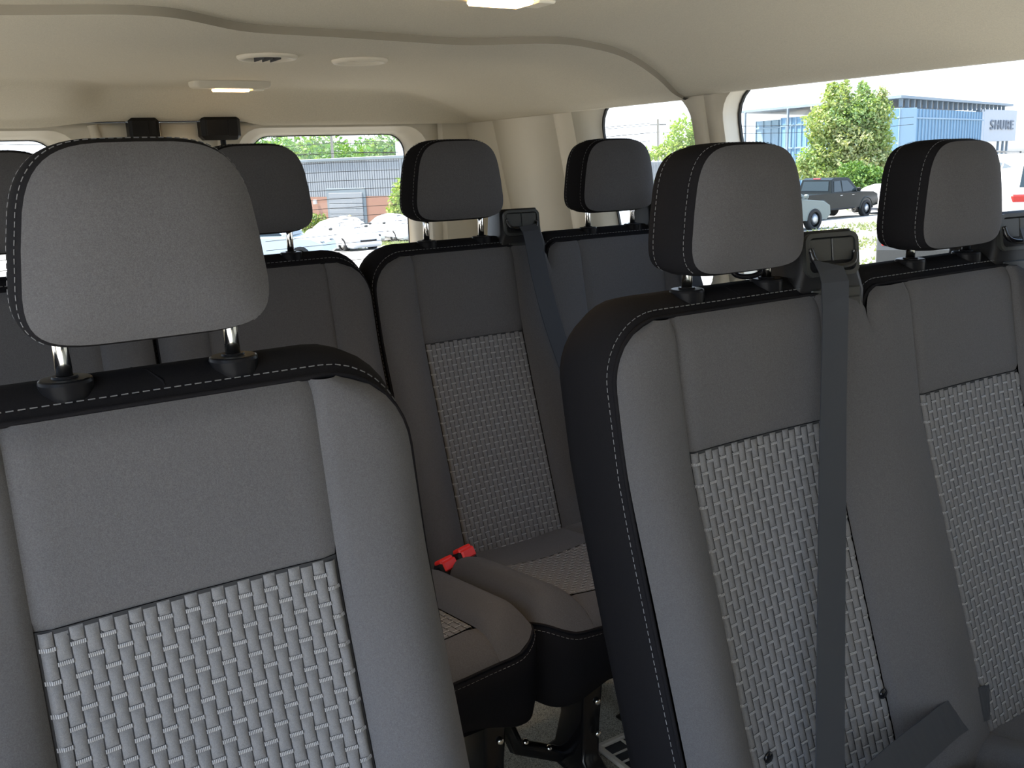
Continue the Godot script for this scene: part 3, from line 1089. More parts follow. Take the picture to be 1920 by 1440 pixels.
func seats():
	var z1 := -0.856
	var z2 := -1.865
	var R := Vector3.RIGHT
	# single seat beside the doorway
	seat("grey cloth single seat beside the sliding doorway with large daylit woven insert", Vector3(0.178, 0, -0.843), {"head": -0.004, "hs": Vector3(0.955, 1.05, 1.0)})
	# pair across the aisle
	var a := seat("grey aisle seat of the front pair with black shoulder belt hanging down its backrest", Vector3(0.8818, 0, z1 - 0.012), {"tower": true, "join": 1, "tilt": -0.02, "head": -0.018})
	belt(a, "shoulder_belt", [Vector3(0.140, 1.058, 0.040), Vector3(0.132, 1.044, 0.056), Vector3(0.111, 1.0, 0.077), Vector3(0.071, 0.87, 0.112), Vector3(0.008, 0.72, 0.168), Vector3(-0.052, 0.56, 0.222), Vector3(-0.094, 0.45, 0.26)], [R, R])
	var lp := [Vector3(0.37, 0.395, 0.165), Vector3(0.335, 0.43, 0.19), Vector3(0.296, 0.447, 0.20), Vector3(0.208, 0.467, 0.215), Vector3(0.128, 0.474, 0.23), Vector3(0.042, 0.481, 0.247), Vector3(-0.06, 0.485, 0.268)]
	belt(a, "lap_belt", lp, [Vector3(0.5, 0.9, -0.3), Vector3(0.2, 0.8, -0.5), Vector3(0, 0.75, -0.65)])
	var st := mb()
	for q in [[Vector2(-0.096, 0.505)], [Vector2(0.116, 0.513)]]:
		var p := back_pt(q[0].x, q[0].y, 0.0)
		lathe(st, [[0.0, 0.003], [0.006, 0.0025], [0.0075, 0.0]], p, Basis(Vector3.RIGHT, PI / 2), 12)
		obj(st, "snap_button", M.gloss_black, a)
		st = mb()
	# release loop behind the right post
	st = mb()
	var ring := []
	for i in 25:
		var an := TAU * i / 24
		ring.append(Vector3(0.046 + 0.019 * cos(an), 1.055 + 0.009 * sin(an), -0.010 + 0.008 * cos(an)))
	tube(st, ring, 0.0035, 8, false)
	obj(st, "release_loop", M.gloss_black, a)
	var b := seat("grey window seat of the front pair next to the parked trucks outside", Vector3(1.3196, 0, z1 - 0.012), {"tower": true, "join": -1, "tilt": -0.02, "head": -0.022})
	belt(b, "shoulder_belt", [Vector3(0.158, 1.066, 0.048), Vector3(0.146, 1.045, 0.062), Vector3(0.160, 1.0, 0.072), Vector3(0.19, 0.87, 0.105), Vector3(0.205, 0.72, 0.15), Vector3(0.215, 0.50, 0.20)], [R, R])
	# rear row of four
	seat("grey rear-row seat hidden behind the single doorway seat", Vector3(0.172, 0, z2), {"pt": 0.832, "hs": Vector3(1.07, 1.11, 1.05), "head": 0.012})
	var s := seat("grey rear-row seat in deep shade showing half behind the single doorway seat", Vector3(0.6135, 0, z2), {"pt": 0.832, "hs": Vector3(1.07, 1.11, 1.05), "head": 0.014, "legs": [-0.17, 0.19]})
	buckle(s, Vector3(0.236, 0.424, 0.262), 0.35)
	var br := mb()
	tube(br, [Vector3(0.20, 0.24, 0.50), Vector3(0.245, 0.13, 0.49), Vector3(0.40, 0.012, 0.42)], 0.016, 8)
	obj(br, "diagonal_brace", M.gloss_black, s)
	for q in [Vector3(0.262, 0.135, 0.497), Vector3(0.335, 0.078, 0.468)]:
		var sc := mb()
		lathe(sc, [[0.006, 0.0], [0.006, 0.004], [0.003, 0.006]], q, Basis(Vector3.RIGHT, 0.6), 10)
		obj(sc, "bolt", M.chrome, s)
	var c := seat("grey rear-row seat with belt slung off its shoulder and red buckle at its cushion", Vector3(1.0578, 0, z2), {"pt": 0.832, "hs": Vector3(1.07, 1.11, 1.05), "head": 0.014, "tower": true, "join": 1, "legs": [-0.03, 0.17]})
	buckle(c, Vector3(-0.162, 0.434, 0.256), 0.35)
	belt(c, "shoulder_belt", [Vector3(0.160, 1.062, 0.050), Vector3(0.162, 1.04, 0.066), Vector3(0.160, 0.95, 0.096), Vector3(0.167, 0.85, 0.128), Vector3(0.183, 0.75, 0.160), Vector3(0.188, 0.71, 0.172), Vector3(0.20, 0.50, 0.23)], [R, R])
	obj(box(Vector3(0.190, 0.738, 0.170), Vector3(0.062, 0.014, 0.014), 0.005, Basis(Vector3.BACK, -0.05)), "belt_tongue", M.gloss_black, c)
	var d := seat("grey rear-row seat in front of the beige corner pillar beside the small quarter window", Vector3(1.4955, 0, z2), {"pt": 0.832, "hs": Vector3(1.07, 1.11, 1.05), "head": 0.008, "tower": true, "join": -1})
	belt(d, "shoulder_belt", [Vector3(0.158, 1.066, 0.048), Vector3(0.150, 1.045, 0.062), Vector3(0.168, 1.0, 0.072), Vector3(0.19, 0.87, 0.105), Vector3(0.205, 0.72, 0.15), Vector3(0.21, 0.50, 0.20)], [R, R])

# ---------------------------------------------------------------- outside
func leaf_tree(called: String, label: String, category: String, at: Vector3, blobs: Array, n: int, leaf: float, trunk: Array, tones: Array, sd: int, group := ""):
	rng.seed = sd
	var t := base(called, at)
	tag(t, label, category, group)
	var st := SurfaceTool.new()
	st.begin(Mesh.PRIMITIVE_TRIANGLES)
	st.set_smooth_group(-1)
	var vol := 0.0
	for b in blobs: vol += b[1].x * b[1].y
	for b in blobs:
		var m := int(n * b[1].x * b[1].y / vol)
		var tone: Color = tones[rng.randi() % tones.size()]
		for i in m:
			var dir := Vector3(rng.randfn(), rng.randfn(), rng.randfn()).normalized()
			var rr := pow(rng.randf(), 0.28) * (1.0 + 0.22 * sin(dir.x * 7 + sd) * sin(dir.y * 6 + dir.z * 5))
			var p: Vector3 = b[0] + dir * rr * b[1]
			var ax := Vector3(rng.randfn(), rng.randfn(), rng.randfn()).normalized()
			var ay := ax.cross(Vector3(rng.randfn(), rng.randfn(), rng.randfn())).normalized()
			var s := leaf * rng.randf_range(0.6, 1.3)
			var v := rng.randf_range(0.75, 1.25)
			var c := Color(tone.r * v * rng.randf_range(0.9, 1.15), tone.g * v, tone.b * v)
			for q in [p - ax * s, p + ay * s * 0.5, p + ax * s, p - ax * s, p + ax * s, p - ay * s * 0.5]:
				st.set_color(c)
				st.add_vertex(q)
	var f := obj(st, "foliage", M.leaf, t)
	f.set_meta("kind", "stuff")
	if trunk.size() > 0:
		var k := mb()
		for br in trunk: tube(k, curve(br[0], 8), br[1], 7, false, br[2])
		obj(k, "trunk", M.bark, t)
	return t

func prism(st: SurfaceTool, prof: Array, hw: float, bev: float, top_in := 0.0):
	# side profile (x along, y up) given a width; the edges are rounded and the top may lean in
	var top := -1e9
	var low := 1e9
	for p in prof:
		top = max(top, p.y)
		low = min(low, p.y)
	var c := Vector2.ZERO
	for p in prof: c += p / prof.size()
	var rings := []
	for e in [[-1.0, 1.0], [-1.0, 0.5], [-1.0, 0.0], [1.0, 0.0], [1.0, 0.5], [1.0, 1.0]]:
		var ring := PackedVector3Array()
		for p in prof:
			var q: Vector2 = p + (c - p).normalized() * bev * e[1]
			var lean: float = top_in * (p.y - low) / (top - low)
			ring.append(Vector3(q.x, q.y, e[0] * (hw - lean - bev * (0.0 if e[1] == 0.0 else (0.0 if e[1] == 0.5 else -0.25)))))
		rings.append(ring)
	loft(st, rings, true)
	fan(st, rings[0], true)
	fan(st, rings[-1])

func wheel(root: Node3D, x: float, z: float, r: float):
	var s := signf(z)
	var b := Basis(Vector3.RIGHT, PI / 2 * s)
	var st := mb()
	lathe(st, [[r * 0.6, -0.12], [r * 0.96, -0.12], [r, -0.09], [r, 0.09], [r * 0.95, 0.12], [r * 0.68, 0.125], [r * 0.62, 0.09]], Vector3.ZERO, b, 28)
	var w := put(done(st), "wheel", M.tyre, root, Vector3(x, r, z))
	w.set_meta("label", "black tyre")
	st = mb()
	lathe(st, [[0.0, 0.085], [r * 0.16, 0.095], [r * 0.2, 0.06], [r * 0.55, 0.05], [r * 0.6, 0.11], [r * 0.67, 0.115]], Vector3.ZERO, b, 28)
	obj(st, "rim", M.rim, w)
	for i in 10:
		var a := TAU * i / 10
		var sp := mb(false)
		cbox(sp, b * Vector3(cos(a) * r * 0.38, 0.095, sin(a) * r * 0.38), Vector3(r * 0.5, r * 0.075, 0.03), 0.006, Basis(Vector3.BACK, -a * 1.0 if s > 0 else a))
		put(done(sp), "spoke", M.rim, w)

func flat_panel(pts: Array, z: float, th := 0.02) -> SurfaceTool:
	var st := mb(false)
	var a := PackedVector3Array()
	var b := PackedVector3Array()
	for p in pts:
		a.append(Vector3(p.x, p.y, z)); b.append(Vector3(p.x, p.y, z + th))
	loft(st, [a, b], true); fan(st, a, true); fan(st, b)
	return st

func pickup(label: String, at: Vector3, turn: float, paint: Material):
	var t := base("pickup_truck", at, turn)
	tag(t, label, "pickup truck")
	var V := func(l: Array) -> Array:
		var o := []
		for q in l: o.append(Vector2(q[0], q[1]))
		return o
	var st := mb(false)
	prism(st, V.call([[-2.85, 0.62], [-2.88, 0.95], [-2.85, 1.24], [-0.75, 1.26], [1.0, 1.24], [1.1, 1.27], [2.45, 1.19], [2.78, 1.08], [2.86, 0.8], [2.84, 0.55], [2.5, 0.5], [-2.5, 0.5]]), 0.98, 0.06)
	var body := obj(st, "body", paint, t)
	st = mb(false)
	prism(st, V.call([[-0.98, 1.24], [-0.82, 1.86], [-0.6, 1.95], [0.35, 1.95], [0.6, 1.90], [1.32, 1.24]]), 0.95, 0.05, 0.16)
	obj(st, "cab", paint, t)
	for s in [-1.0, 1.0]:
		var z: float = 0.87 * s
		for w in [[[-0.78, 1.30], [-0.66, 1.80], [-0.18, 1.82], [-0.18, 1.30]], [[-0.08, 1.30], [-0.08, 1.82], [0.42, 1.80], [1.0, 1.32]]]:
			var pn := flat_panel(V.call(w), 0.0, 0.01)
			var g := put(done(pn), "side_window", M.car_glass, t, Vector3(0, 0, z + 0.055 * s))
			g.rotation.x = 0.0
			var m := Transform3D(Basis(Vector3.RIGHT, -0.225 * s), Vector3.ZERO)
			g.transform = Transform3D(Basis.IDENTITY, Vector3(0, 1.3, (0.955 if s > 0 else -0.955))) * m * Transform3D(Basis.IDENTITY, Vector3(0, -1.3, 0))
		obj(box(Vector3(1.05, 1.36, s * 1.08), Vector3(0.12, 0.2, 0.2), 0.04), "mirror", paint, t)
		obj(box(Vector3(-0.1, 0.50, s * 0.95), Vector3(2.0, 0.10, 0.12), 0.03), "side_step", M.tyre, t)
		for h in [[-0.22], [0.72]]:
			obj(box(Vector3(h[0], 1.12, s * 0.985), Vector3(0.2, 0.035, 0.03), 0.01), "door_handle", M.chrome, t)
		for x in [-0.12, -0.9, 1.05]: obj(box(Vector3(x, 0.9, s * 0.972), Vector3(0.012, 0.66, 0.02), 0.003), "door_gap", M.tyre, t)
		for x in [-1.75, 1.85]:
			st = mb()
			var arch := []
			for i in 17:
				var a := PI * i / 16.0
				arch.append(Vector3(x + cos(a) * 0.53, 0.42 + sin(a) * 0.53, s * 0.965))
			tube(st, arch, 0.055, 8)
			obj(st, "wheel_arch", paint, t)
			wheel(t, x, s * 0.91, 0.41)
	# rear window with the red stop lamp above, tailgate, lamps
	st = mb(false)
	quad(st, Vector3(-0.965, 1.36, -0.76), Vector3(-0.965, 1.36, 0.76), Vector3(-0.862, 1.80, 0.70), Vector3(-0.862, 1.80, -0.70))
	obj(st, "rear_window", M.car_glass, t)
	obj(box(Vector3(-0.80, 1.915, 0), Vector3(0.05, 0.05, 0.42), 0.015), "stop_lamp", M.tail_red, t)
	for s in [-1.0, 1.0]: obj(box(Vector3(-2.86, 1.0, s * 0.86), Vector3(0.05, 0.34, 0.18), 0.02), "tail_lamp", M.tail_red, t)
	obj(box(Vector3(-2.93, 0.62, 0), Vector3(0.14, 0.18, 1.9), 0.04), "bumper", M.chrome, t)
	st = mb(false)
	quad(st, Vector3(1.38, 1.26, -0.84), Vector3(1.38, 1.26, 0.84), Vector3(0.66, 1.88, 0.74), Vector3(0.66, 1.88, -0.74))
	obj(st, "windscreen", M.car_glass, t)
	return t

func suv(called: String, label: String, category: String, at: Vector3, turn: float, paint: Material, sc := 1.0, rear_bar := true):
	var t := base(called, at, turn)
	tag(t, label, category)
	var V := func(l: Array) -> Array:
		var o := []
		for q in l: o.append(Vector2(q[0], q[1]))
		return o
	var st := mb(false)
	prism(st, V.call([[-2.35, 0.5], [-2.4, 0.85], [-2.3, 1.15], [0.95, 1.12], [2.0, 1.02], [2.35, 0.85], [2.4, 0.55], [2.2, 0.36], [-2.1, 0.38]]), 0.93, 0.08)
	obj(st, "body", paint, t)
	st = mb(false)
	prism(st, V.call([[-2.26, 1.1], [-2.0, 1.62], [-1.7, 1.74], [0.0, 1.76], [0.35, 1.70], [1.2, 1.1]]), 0.88, 0.07, 0.17)
	obj(st, "cabin", paint, t)
	for s in [-1.0, 1.0]:
		for w in [[[-1.95, 1.17], [-1.8, 1.56], [-1.2, 1.62], [-1.1, 1.17]], [[-1.0, 1.17], [-1.08, 1.62], [-0.3, 1.64], [-0.3, 1.17]], [[-0.2, 1.17], [-0.2, 1.64], [0.25, 1.62], [0.9, 1.17]]]:
			var g := put(done(flat_panel(V.call(w), 0.0, 0.01)), "side_window", M.car_glass, t)
			g.transform = Transform3D(Basis.IDENTITY, Vector3(0, 1.17, s * 0.878)) * Transform3D(Basis(Vector3.RIGHT, -0.25 * s), Vector3.ZERO) * Transform3D(Basis.IDENTITY, Vector3(0, -1.17, 0))
		obj(box(Vector3(0.95, 1.22, s * 1.0), Vector3(0.12, 0.15, 0.18), 0.04), "mirror", paint, t)
		obj(box(Vector3(-2.33, 0.98, s * 0.70), Vector3(0.10, 0.16, 0.36), 0.03), "tail_lamp", M.tail_red, t)
		obj(box(Vector3(2.26, 0.85, s * 0.66), Vector3(0.14, 0.14, 0.4), 0.04), "headlamp", M.car_glass, t)
		st = mb()
		tube(st, [Vector3(-1.7, 1.80, s * 0.62), Vector3(0.1, 1.81, s * 0.62)], 0.02, 6)
		obj(st, "roof_rail", M.paint_grey, t)
		for x in [-1.45, 1.5]:
			st = mb()
			var arch := []
			for i in 17:
				var a := PI * i / 16.0
				arch.append(Vector3(x + cos(a) * 0.45, 0.36 + sin(a) * 0.45, s * 0.91))
			tube(st, arch, 0.05, 8)
			obj(st, "wheel_arch", paint, t)
			wheel(t, x, s * 0.86, 0.385)
	st = mb(false)
	quad(st, Vector3(-2.29, 1.18, -0.74), Vector3(-2.29, 1.18, 0.74), Vector3(-2.08, 1.60, 0.64), Vector3(-2.08, 1.60, -0.64))
	obj(st, "rear_window", M.car_glass, t)
	st = mb(false)
	quad(st, Vector3(1.19, 1.18, -0.76), Vector3(1.19, 1.18, 0.76), Vector3(0.44, 1.68, 0.66), Vector3(0.44, 1.68, -0.66))
	obj(st, "windscreen", M.car_glass, t)
	obj(box(Vector3(-2.38, 0.52, 0), Vector3(0.12, 0.2, 1.7), 0.04), "bumper", M.rust if rear_bar else M.paint_grey, t)
	t.scale = Vector3.ONE * sc
	return t

func wrapped_car(label: String, at: Vector3, turn: float, lower: Material, sd: int, group := "cars wrapped in white film"):
	# a car shrink-wrapped in white film, with dark strips of tape, glass and trim showing
	rng.seed = sd
	var t := base("wrapped_car", at, turn)
	tag(t, label, "wrapped car", group)
	var st := mb()
	var prof := [[-2.2, 0.62, 0.70], [-2.1, 0.95, 0.80], [-1.6, 1.05, 0.86], [-1.1, 1.36, 0.84], [-0.5, 1.48, 0.83], [0.15, 1.44, 0.84], [0.75, 1.12, 0.87], [1.25, 0.98, 0.88], [1.8, 0.90, 0.84], [2.1, 0.76, 0.76], [2.22, 0.55, 0.66]]
	var rings := []
	for p in prof:
		var ring := PackedVector3Array()
		for k in 17:
			var a := PI * k / 16.0
			var c := cos(a)
			var s := sin(a)
			ring.append(Vector3(p[0], 0.34 + (p[1] - 0.34) * pow(s, 0.55), -p[2] * signf(c) * pow(abs(c), 0.5 if p[1] < 1.1 else 0.75)))
		rings.append(ring)
	loft(st, rings, false)
	fan(st, rings[0], true); fan(st, rings[-1])
	obj(st, "wrap", M.white_wrap, t)
	obj(box(Vector3(0, 0.33, 0), Vector3(4.3, 0.26, 1.62), 0.08), "lower_body", lower, t)
	for s in [-1.0, 1.0]:
		for x in [-1.4, 1.35]: wheel(t, x, s * 0.74, 0.33)
		obj(box(Vector3(0.62, 1.04, s * 0.95), Vector3(0.14, 0.12, 0.18), 0.04), "mirror", M.paint_grey, t)
	for i in 5:
		var x := rng.randf_range(0.2, 1.9)
		var y := poly(x, [[0.15, 1.45], [0.75, 1.13], [1.25, 0.99], [1.8, 0.91], [2.1, 0.77]])
		obj(box(Vector3(x, y + 0.01, rng.randf_range(-0.55, 0.55)), Vector3(0.05, 0.02, rng.randf_range(0.2, 0.6)), 0.008, Basis(Vector3.UP, rng.randf_range(-0.6, 0.6)) * Basis(Vector3.BACK, -0.35)), "tape_strip", M.paint_grey, t)
	obj(box(Vector3(2.2, 0.50, 0), Vector3(0.05, 0.12, 0.9), 0.02), "grille", M.tyre, t)
	return t

func office():
	# glass office block under a flat canopy, with the sign board on its end
	var P0 := away(1690, 183, 140)
	var P1 := away(1900, 201, 194)
	var P2 := away(1385, 208, 164)
	var yb := -6.0
	var yt := 6.3
	var t := base("office_building", Vector3(P0.x, yb, P0.z))
	tag(t, "pale blue glass office block under a flat canopy beyond the trees", "building")
	var o := Vector3(P0.x, yb, P0.z)
	var wing := func(a: Vector3, b: Vector3, n: int, wall_mat: Material, f0: float, f1: float, back: float):
		var d := Vector3(b.x - a.x, 0, b.z - a.z)
		var l := d.length()
		d = d.normalized()
		var nrm := Vector3(d.z, 0, -d.x)
		if nrm.dot(Vector3(CAM.x - a.x, 0, CAM.z - a.z)) < 0: nrm = -nrm
		var bs := Basis(d, Vector3.UP, d.cross(Vector3.UP))
		var s0 := a - o; s0.y = 0
		var m := l * (f0 + f1) / 2
		obj(box(s0 + d * m - nrm * (1.5 + back) + Vector3(0, (yt - yb) / 2, 0), Vector3(l * (f1 - f0), yt - yb, 3.0), 0.05, bs), "glass_wall", wall_mat, t)
		for i in n + 1:
			var x := lerpf(l * f0, l * f1, float(i) / n)
			obj(box(s0 + d * x + nrm * (0.05 - back) + Vector3(0, (yt - yb) / 2, 0), Vector3(0.14, yt - yb, 0.25), 0.02, bs), "mullion", M.mullion, t)
		for k in 4:
			obj(box(s0 + d * m + nrm * (0.06 - back) + Vector3(0, 1.2 + k * 3.3, 0), Vector3(l * (f1 - f0), 0.22, 0.2), 0.02, bs), "floor_band", M.mullion, t)
		return [s0, d, nrm, bs, l]
	var r1: Array = wing.call(P0, P1, 26, M.facade, 0.0, 0.66, 0.0)
	wing.call(P0, P1, 3, M.facade_dark, 0.66, 0.755, 0.6)
	wing.call(P0, P2, 14, M.facade_pale, 0.0, 0.45, 0.0)
	wing.call(P0, P2, 8, M.facade, 0.45, 0.72, 0.8)
	wing.call(P0, P2, 6, M.facade_pale, 0.72, 1.05, 5.0)
	# canopy: one slab over both wings, with brackets along the front
	var q0 := P0 - o
	var q1 := P1 - o
	var q2 := P2 - o
	var cy := 7.55 - yb
	var st := mb(false)
	var far := q1 + q2 - q0
	for e in [[0.0, 0.35]]:
		var ring1 := PackedVector3Array()
		var ring2 := PackedVector3Array()
		for q in [q0, q1, far, q2]:
			ring1.append(Vector3(q.x, cy + e[0], q.z)); ring2.append(Vector3(q.x, cy + e[1], q.z))
		loft(st, [ring1, ring2], true); fan(st, ring1, true); fan(st, ring2)
	obj(st, "canopy", M.canopy, t)
	for i in 22:
		var p := q0.lerp(q1, 0.03 + 0.9 * i / 21.0)
		obj(box(Vector3(p.x, cy - 0.55, p.z) - r1[2] * 0.6, Vector3(0.25, 1.1, 0.5), 0.03, r1[3]), "bracket", M.canopy, t)
	for f in [0.35, 0.65, 0.95]:
		var p := q0.lerp(q2, f)
		obj(box(Vector3(p.x, cy / 2, p.z) , Vector3(0.3, cy, 0.3), 0.03), "column", M.canopy, t)
	# sign board with lettering on stilts
	var a := away(1836, 207, 178)
	var b := away(1902, 207, 195)
	a.y = 0; b.y = 0
	var s := base("sign_board", Vector3(a.x, -6.4, a.z))
	tag(s, "white sign board on stilts with large grey lettering at the office block's end", "sign")
	var d := (b - a).normalized()
	var l := (b - a).length()
	var bs := Basis(d, Vector3.UP, d.cross(Vector3.UP))
	var nrm := d.cross(Vector3.UP)
	if nrm.dot(CAM - a) < 0: nrm = -nrm
	obj(box(d * l / 2 + Vector3(0, 10.65, 0), Vector3(l, 5.1, 1.0), 0.05, bs), "board", M.sign, s)
	for f in [0.06, 0.58, 0.72, 0.84]:
		obj(box(d * l * f + Vector3(0, 4.1, 0), Vector3(0.35, 8.2, 0.35), 0.03, bs), "stilt", M.canopy, s)
	var tm := TextMesh.new()
	var font := SystemFont.new()
	font.font_names = PackedStringArray(["Droid Sans"])
	font.font_weight = 700
	tm.font = font
	tm.text = "SHURE"
	tm.font_size = 64
	tm.pixel_size = 0.032
	tm.depth = 0.25
	var lt := put(tm, "lettering", M.sign_text, s, d * l * 0.56 + nrm * 0.55 + Vector3(0, 10.75, 0))
	var xd := d
	if xd.cross(Vector3.UP).dot(nrm) < 0: xd = -xd
	lt.basis = Basis(xd * 1.9, Vector3.UP * 1.0, nrm)
	lt.set_meta("label", "large grey capital letters")

func warehouse():
	# corrugated metal above brick, a roller door, yellow bollards
	var A := away(400, 293, 78)
	var B := away(900, 306, 60)
	var yb := ground_y(-60) - 0.4
	var a := Vector3(A.x, yb, A.z)
	var b := Vector3(B.x, yb, B.z)
	var l := (b - a).length()
	var d := (b - a) / l
	var t := base("warehouse", a)
	t.rotation.y = atan2(-d.z, d.x)
	tag(t, "low warehouse of grey corrugated metal over brick with a roller door", "building")
	var top := 1.75 - yb
	var br := -0.62 - yb
	obj(box(Vector3(l / 2, br / 2, -1.5), Vector3(l, br, 3.0), 0.02), "brick_base", M.brick, t)
	var n := int(l / 0.22)
	var st := mb(false)
	for i in n:
		var x := i * 0.22
		quad(st, Vector3(x, br, 0.0), Vector3(x + 0.15, br, 0.0), Vector3(x + 0.15, top, 0.0), Vector3(x, top, 0.0))
		quad(st, Vector3(x + 0.15, br, 0.0), Vector3(x + 0.175, br, -0.07), Vector3(x + 0.175, top, -0.07), Vector3(x + 0.15, top, 0.0))
		quad(st, Vector3(x + 0.175, br, -0.07), Vector3(x + 0.22, br, 0.0), Vector3(x + 0.22, top, 0.0), Vector3(x + 0.175, top, -0.07))
	var cw := obj(st, "corrugated_wall", M.metal_wall, t)
	cw.set_meta("kind", "stuff")
	obj(box(Vector3(l / 2, br + (top - br) / 2, -1.6), Vector3(l, top - br, 3.0), 0.02), "wall_core", M.metal_wall, t)
	obj(box(Vector3(l / 2, top + 0.08, -1.5), Vector3(l, 0.22, 3.2), 0.04), "roof_edge", M.door_grey, t)
	# where the door and its neighbours come on the facade
	var along := func(px: float) -> float:
		var r := away(px, 380, 1.0) - CAM
		var k: float = (a.x * r.z - a.z * r.x) / (d.z * r.x - d.x * r.z)
		return k
	var x0: float = along.call(619)
	var x1: float = along.call(682)
	obj(box(Vector3((x0 + x1) / 2, (br + 0.55) / 2, -0.1), Vector3(x1 - x0 + 0.5, br + 0.55, 0.3), 0.02), "door_frame", M.door_grey, t)
	for i in 9:
		obj(box(Vector3((x0 + x1) / 2, 0.2 + i * 0.36, 0.08), Vector3(x1 - x0, 0.34, 0.08), 0.02), "door_slat", M.facade_pale if false else M.metal_wall, t)
	obj(box(Vector3(along.call(594), br - 0.35, 0.15), Vector3(0.28, 0.3, 0.2), 0.03), "wall_lamp", M.concrete, t)
	obj(box(Vector3(along.call(745), top + 0.6, -1.2), Vector3(1.1, 0.9, 1.0), 0.05), "roof_unit", M.paint_white, t)
	for px in [625, 686]:
		var p := t.transform * Vector3(along.call(px), 0, 1.6)
		var bo := base("bollard", p)
		tag(bo, "pale yellow bollard guarding the warehouse roller door", "bollard", "bollards at the roller door")
		var s2 := mb()
		lathe(s2, [[0.14, 0.0], [0.14, 1.75], [0.10, 1.85], [0.0, 1.88]], Vector3.ZERO, Basis.IDENTITY, 12)
		obj(s2, "post", M.yellow, bo)
		s2 = mb()
		lathe(s2, [[0.145, 1.45], [0.145, 1.55]], Vector3.ZERO, Basis.IDENTITY, 12)
		obj(s2, "band", M.paint_grey, bo)

func utility_pole(label: String, at: Vector3, top: float, wires: Array):
	var t := base("utility_pole", at)
	tag(t, label, "utility pole")
	var st := mb()
	tube(st, [Vector3.ZERO, Vector3(0, top, 0)], 0.16, 8, true, 0.11)
	obj(st, "pole", M.wood_pole, t)
	obj(box(Vector3(0, top - 0.5, 0), Vector3(2.0, 0.14, 0.14), 0.02), "crossarm", M.wood_pole, t)
	for w in wires:
		st = mb()
		var pts := []
		for i in 13:
			var f := i / 12.0 * 2 - 1
			pts.append(Vector3(f * 26, top - w - 0.9 * (1 - abs(f)) * abs(f) * 2, f * 9))
		tube(st, pts, 0.022, 4)
		obj(st, "wire", M.tyre, t)

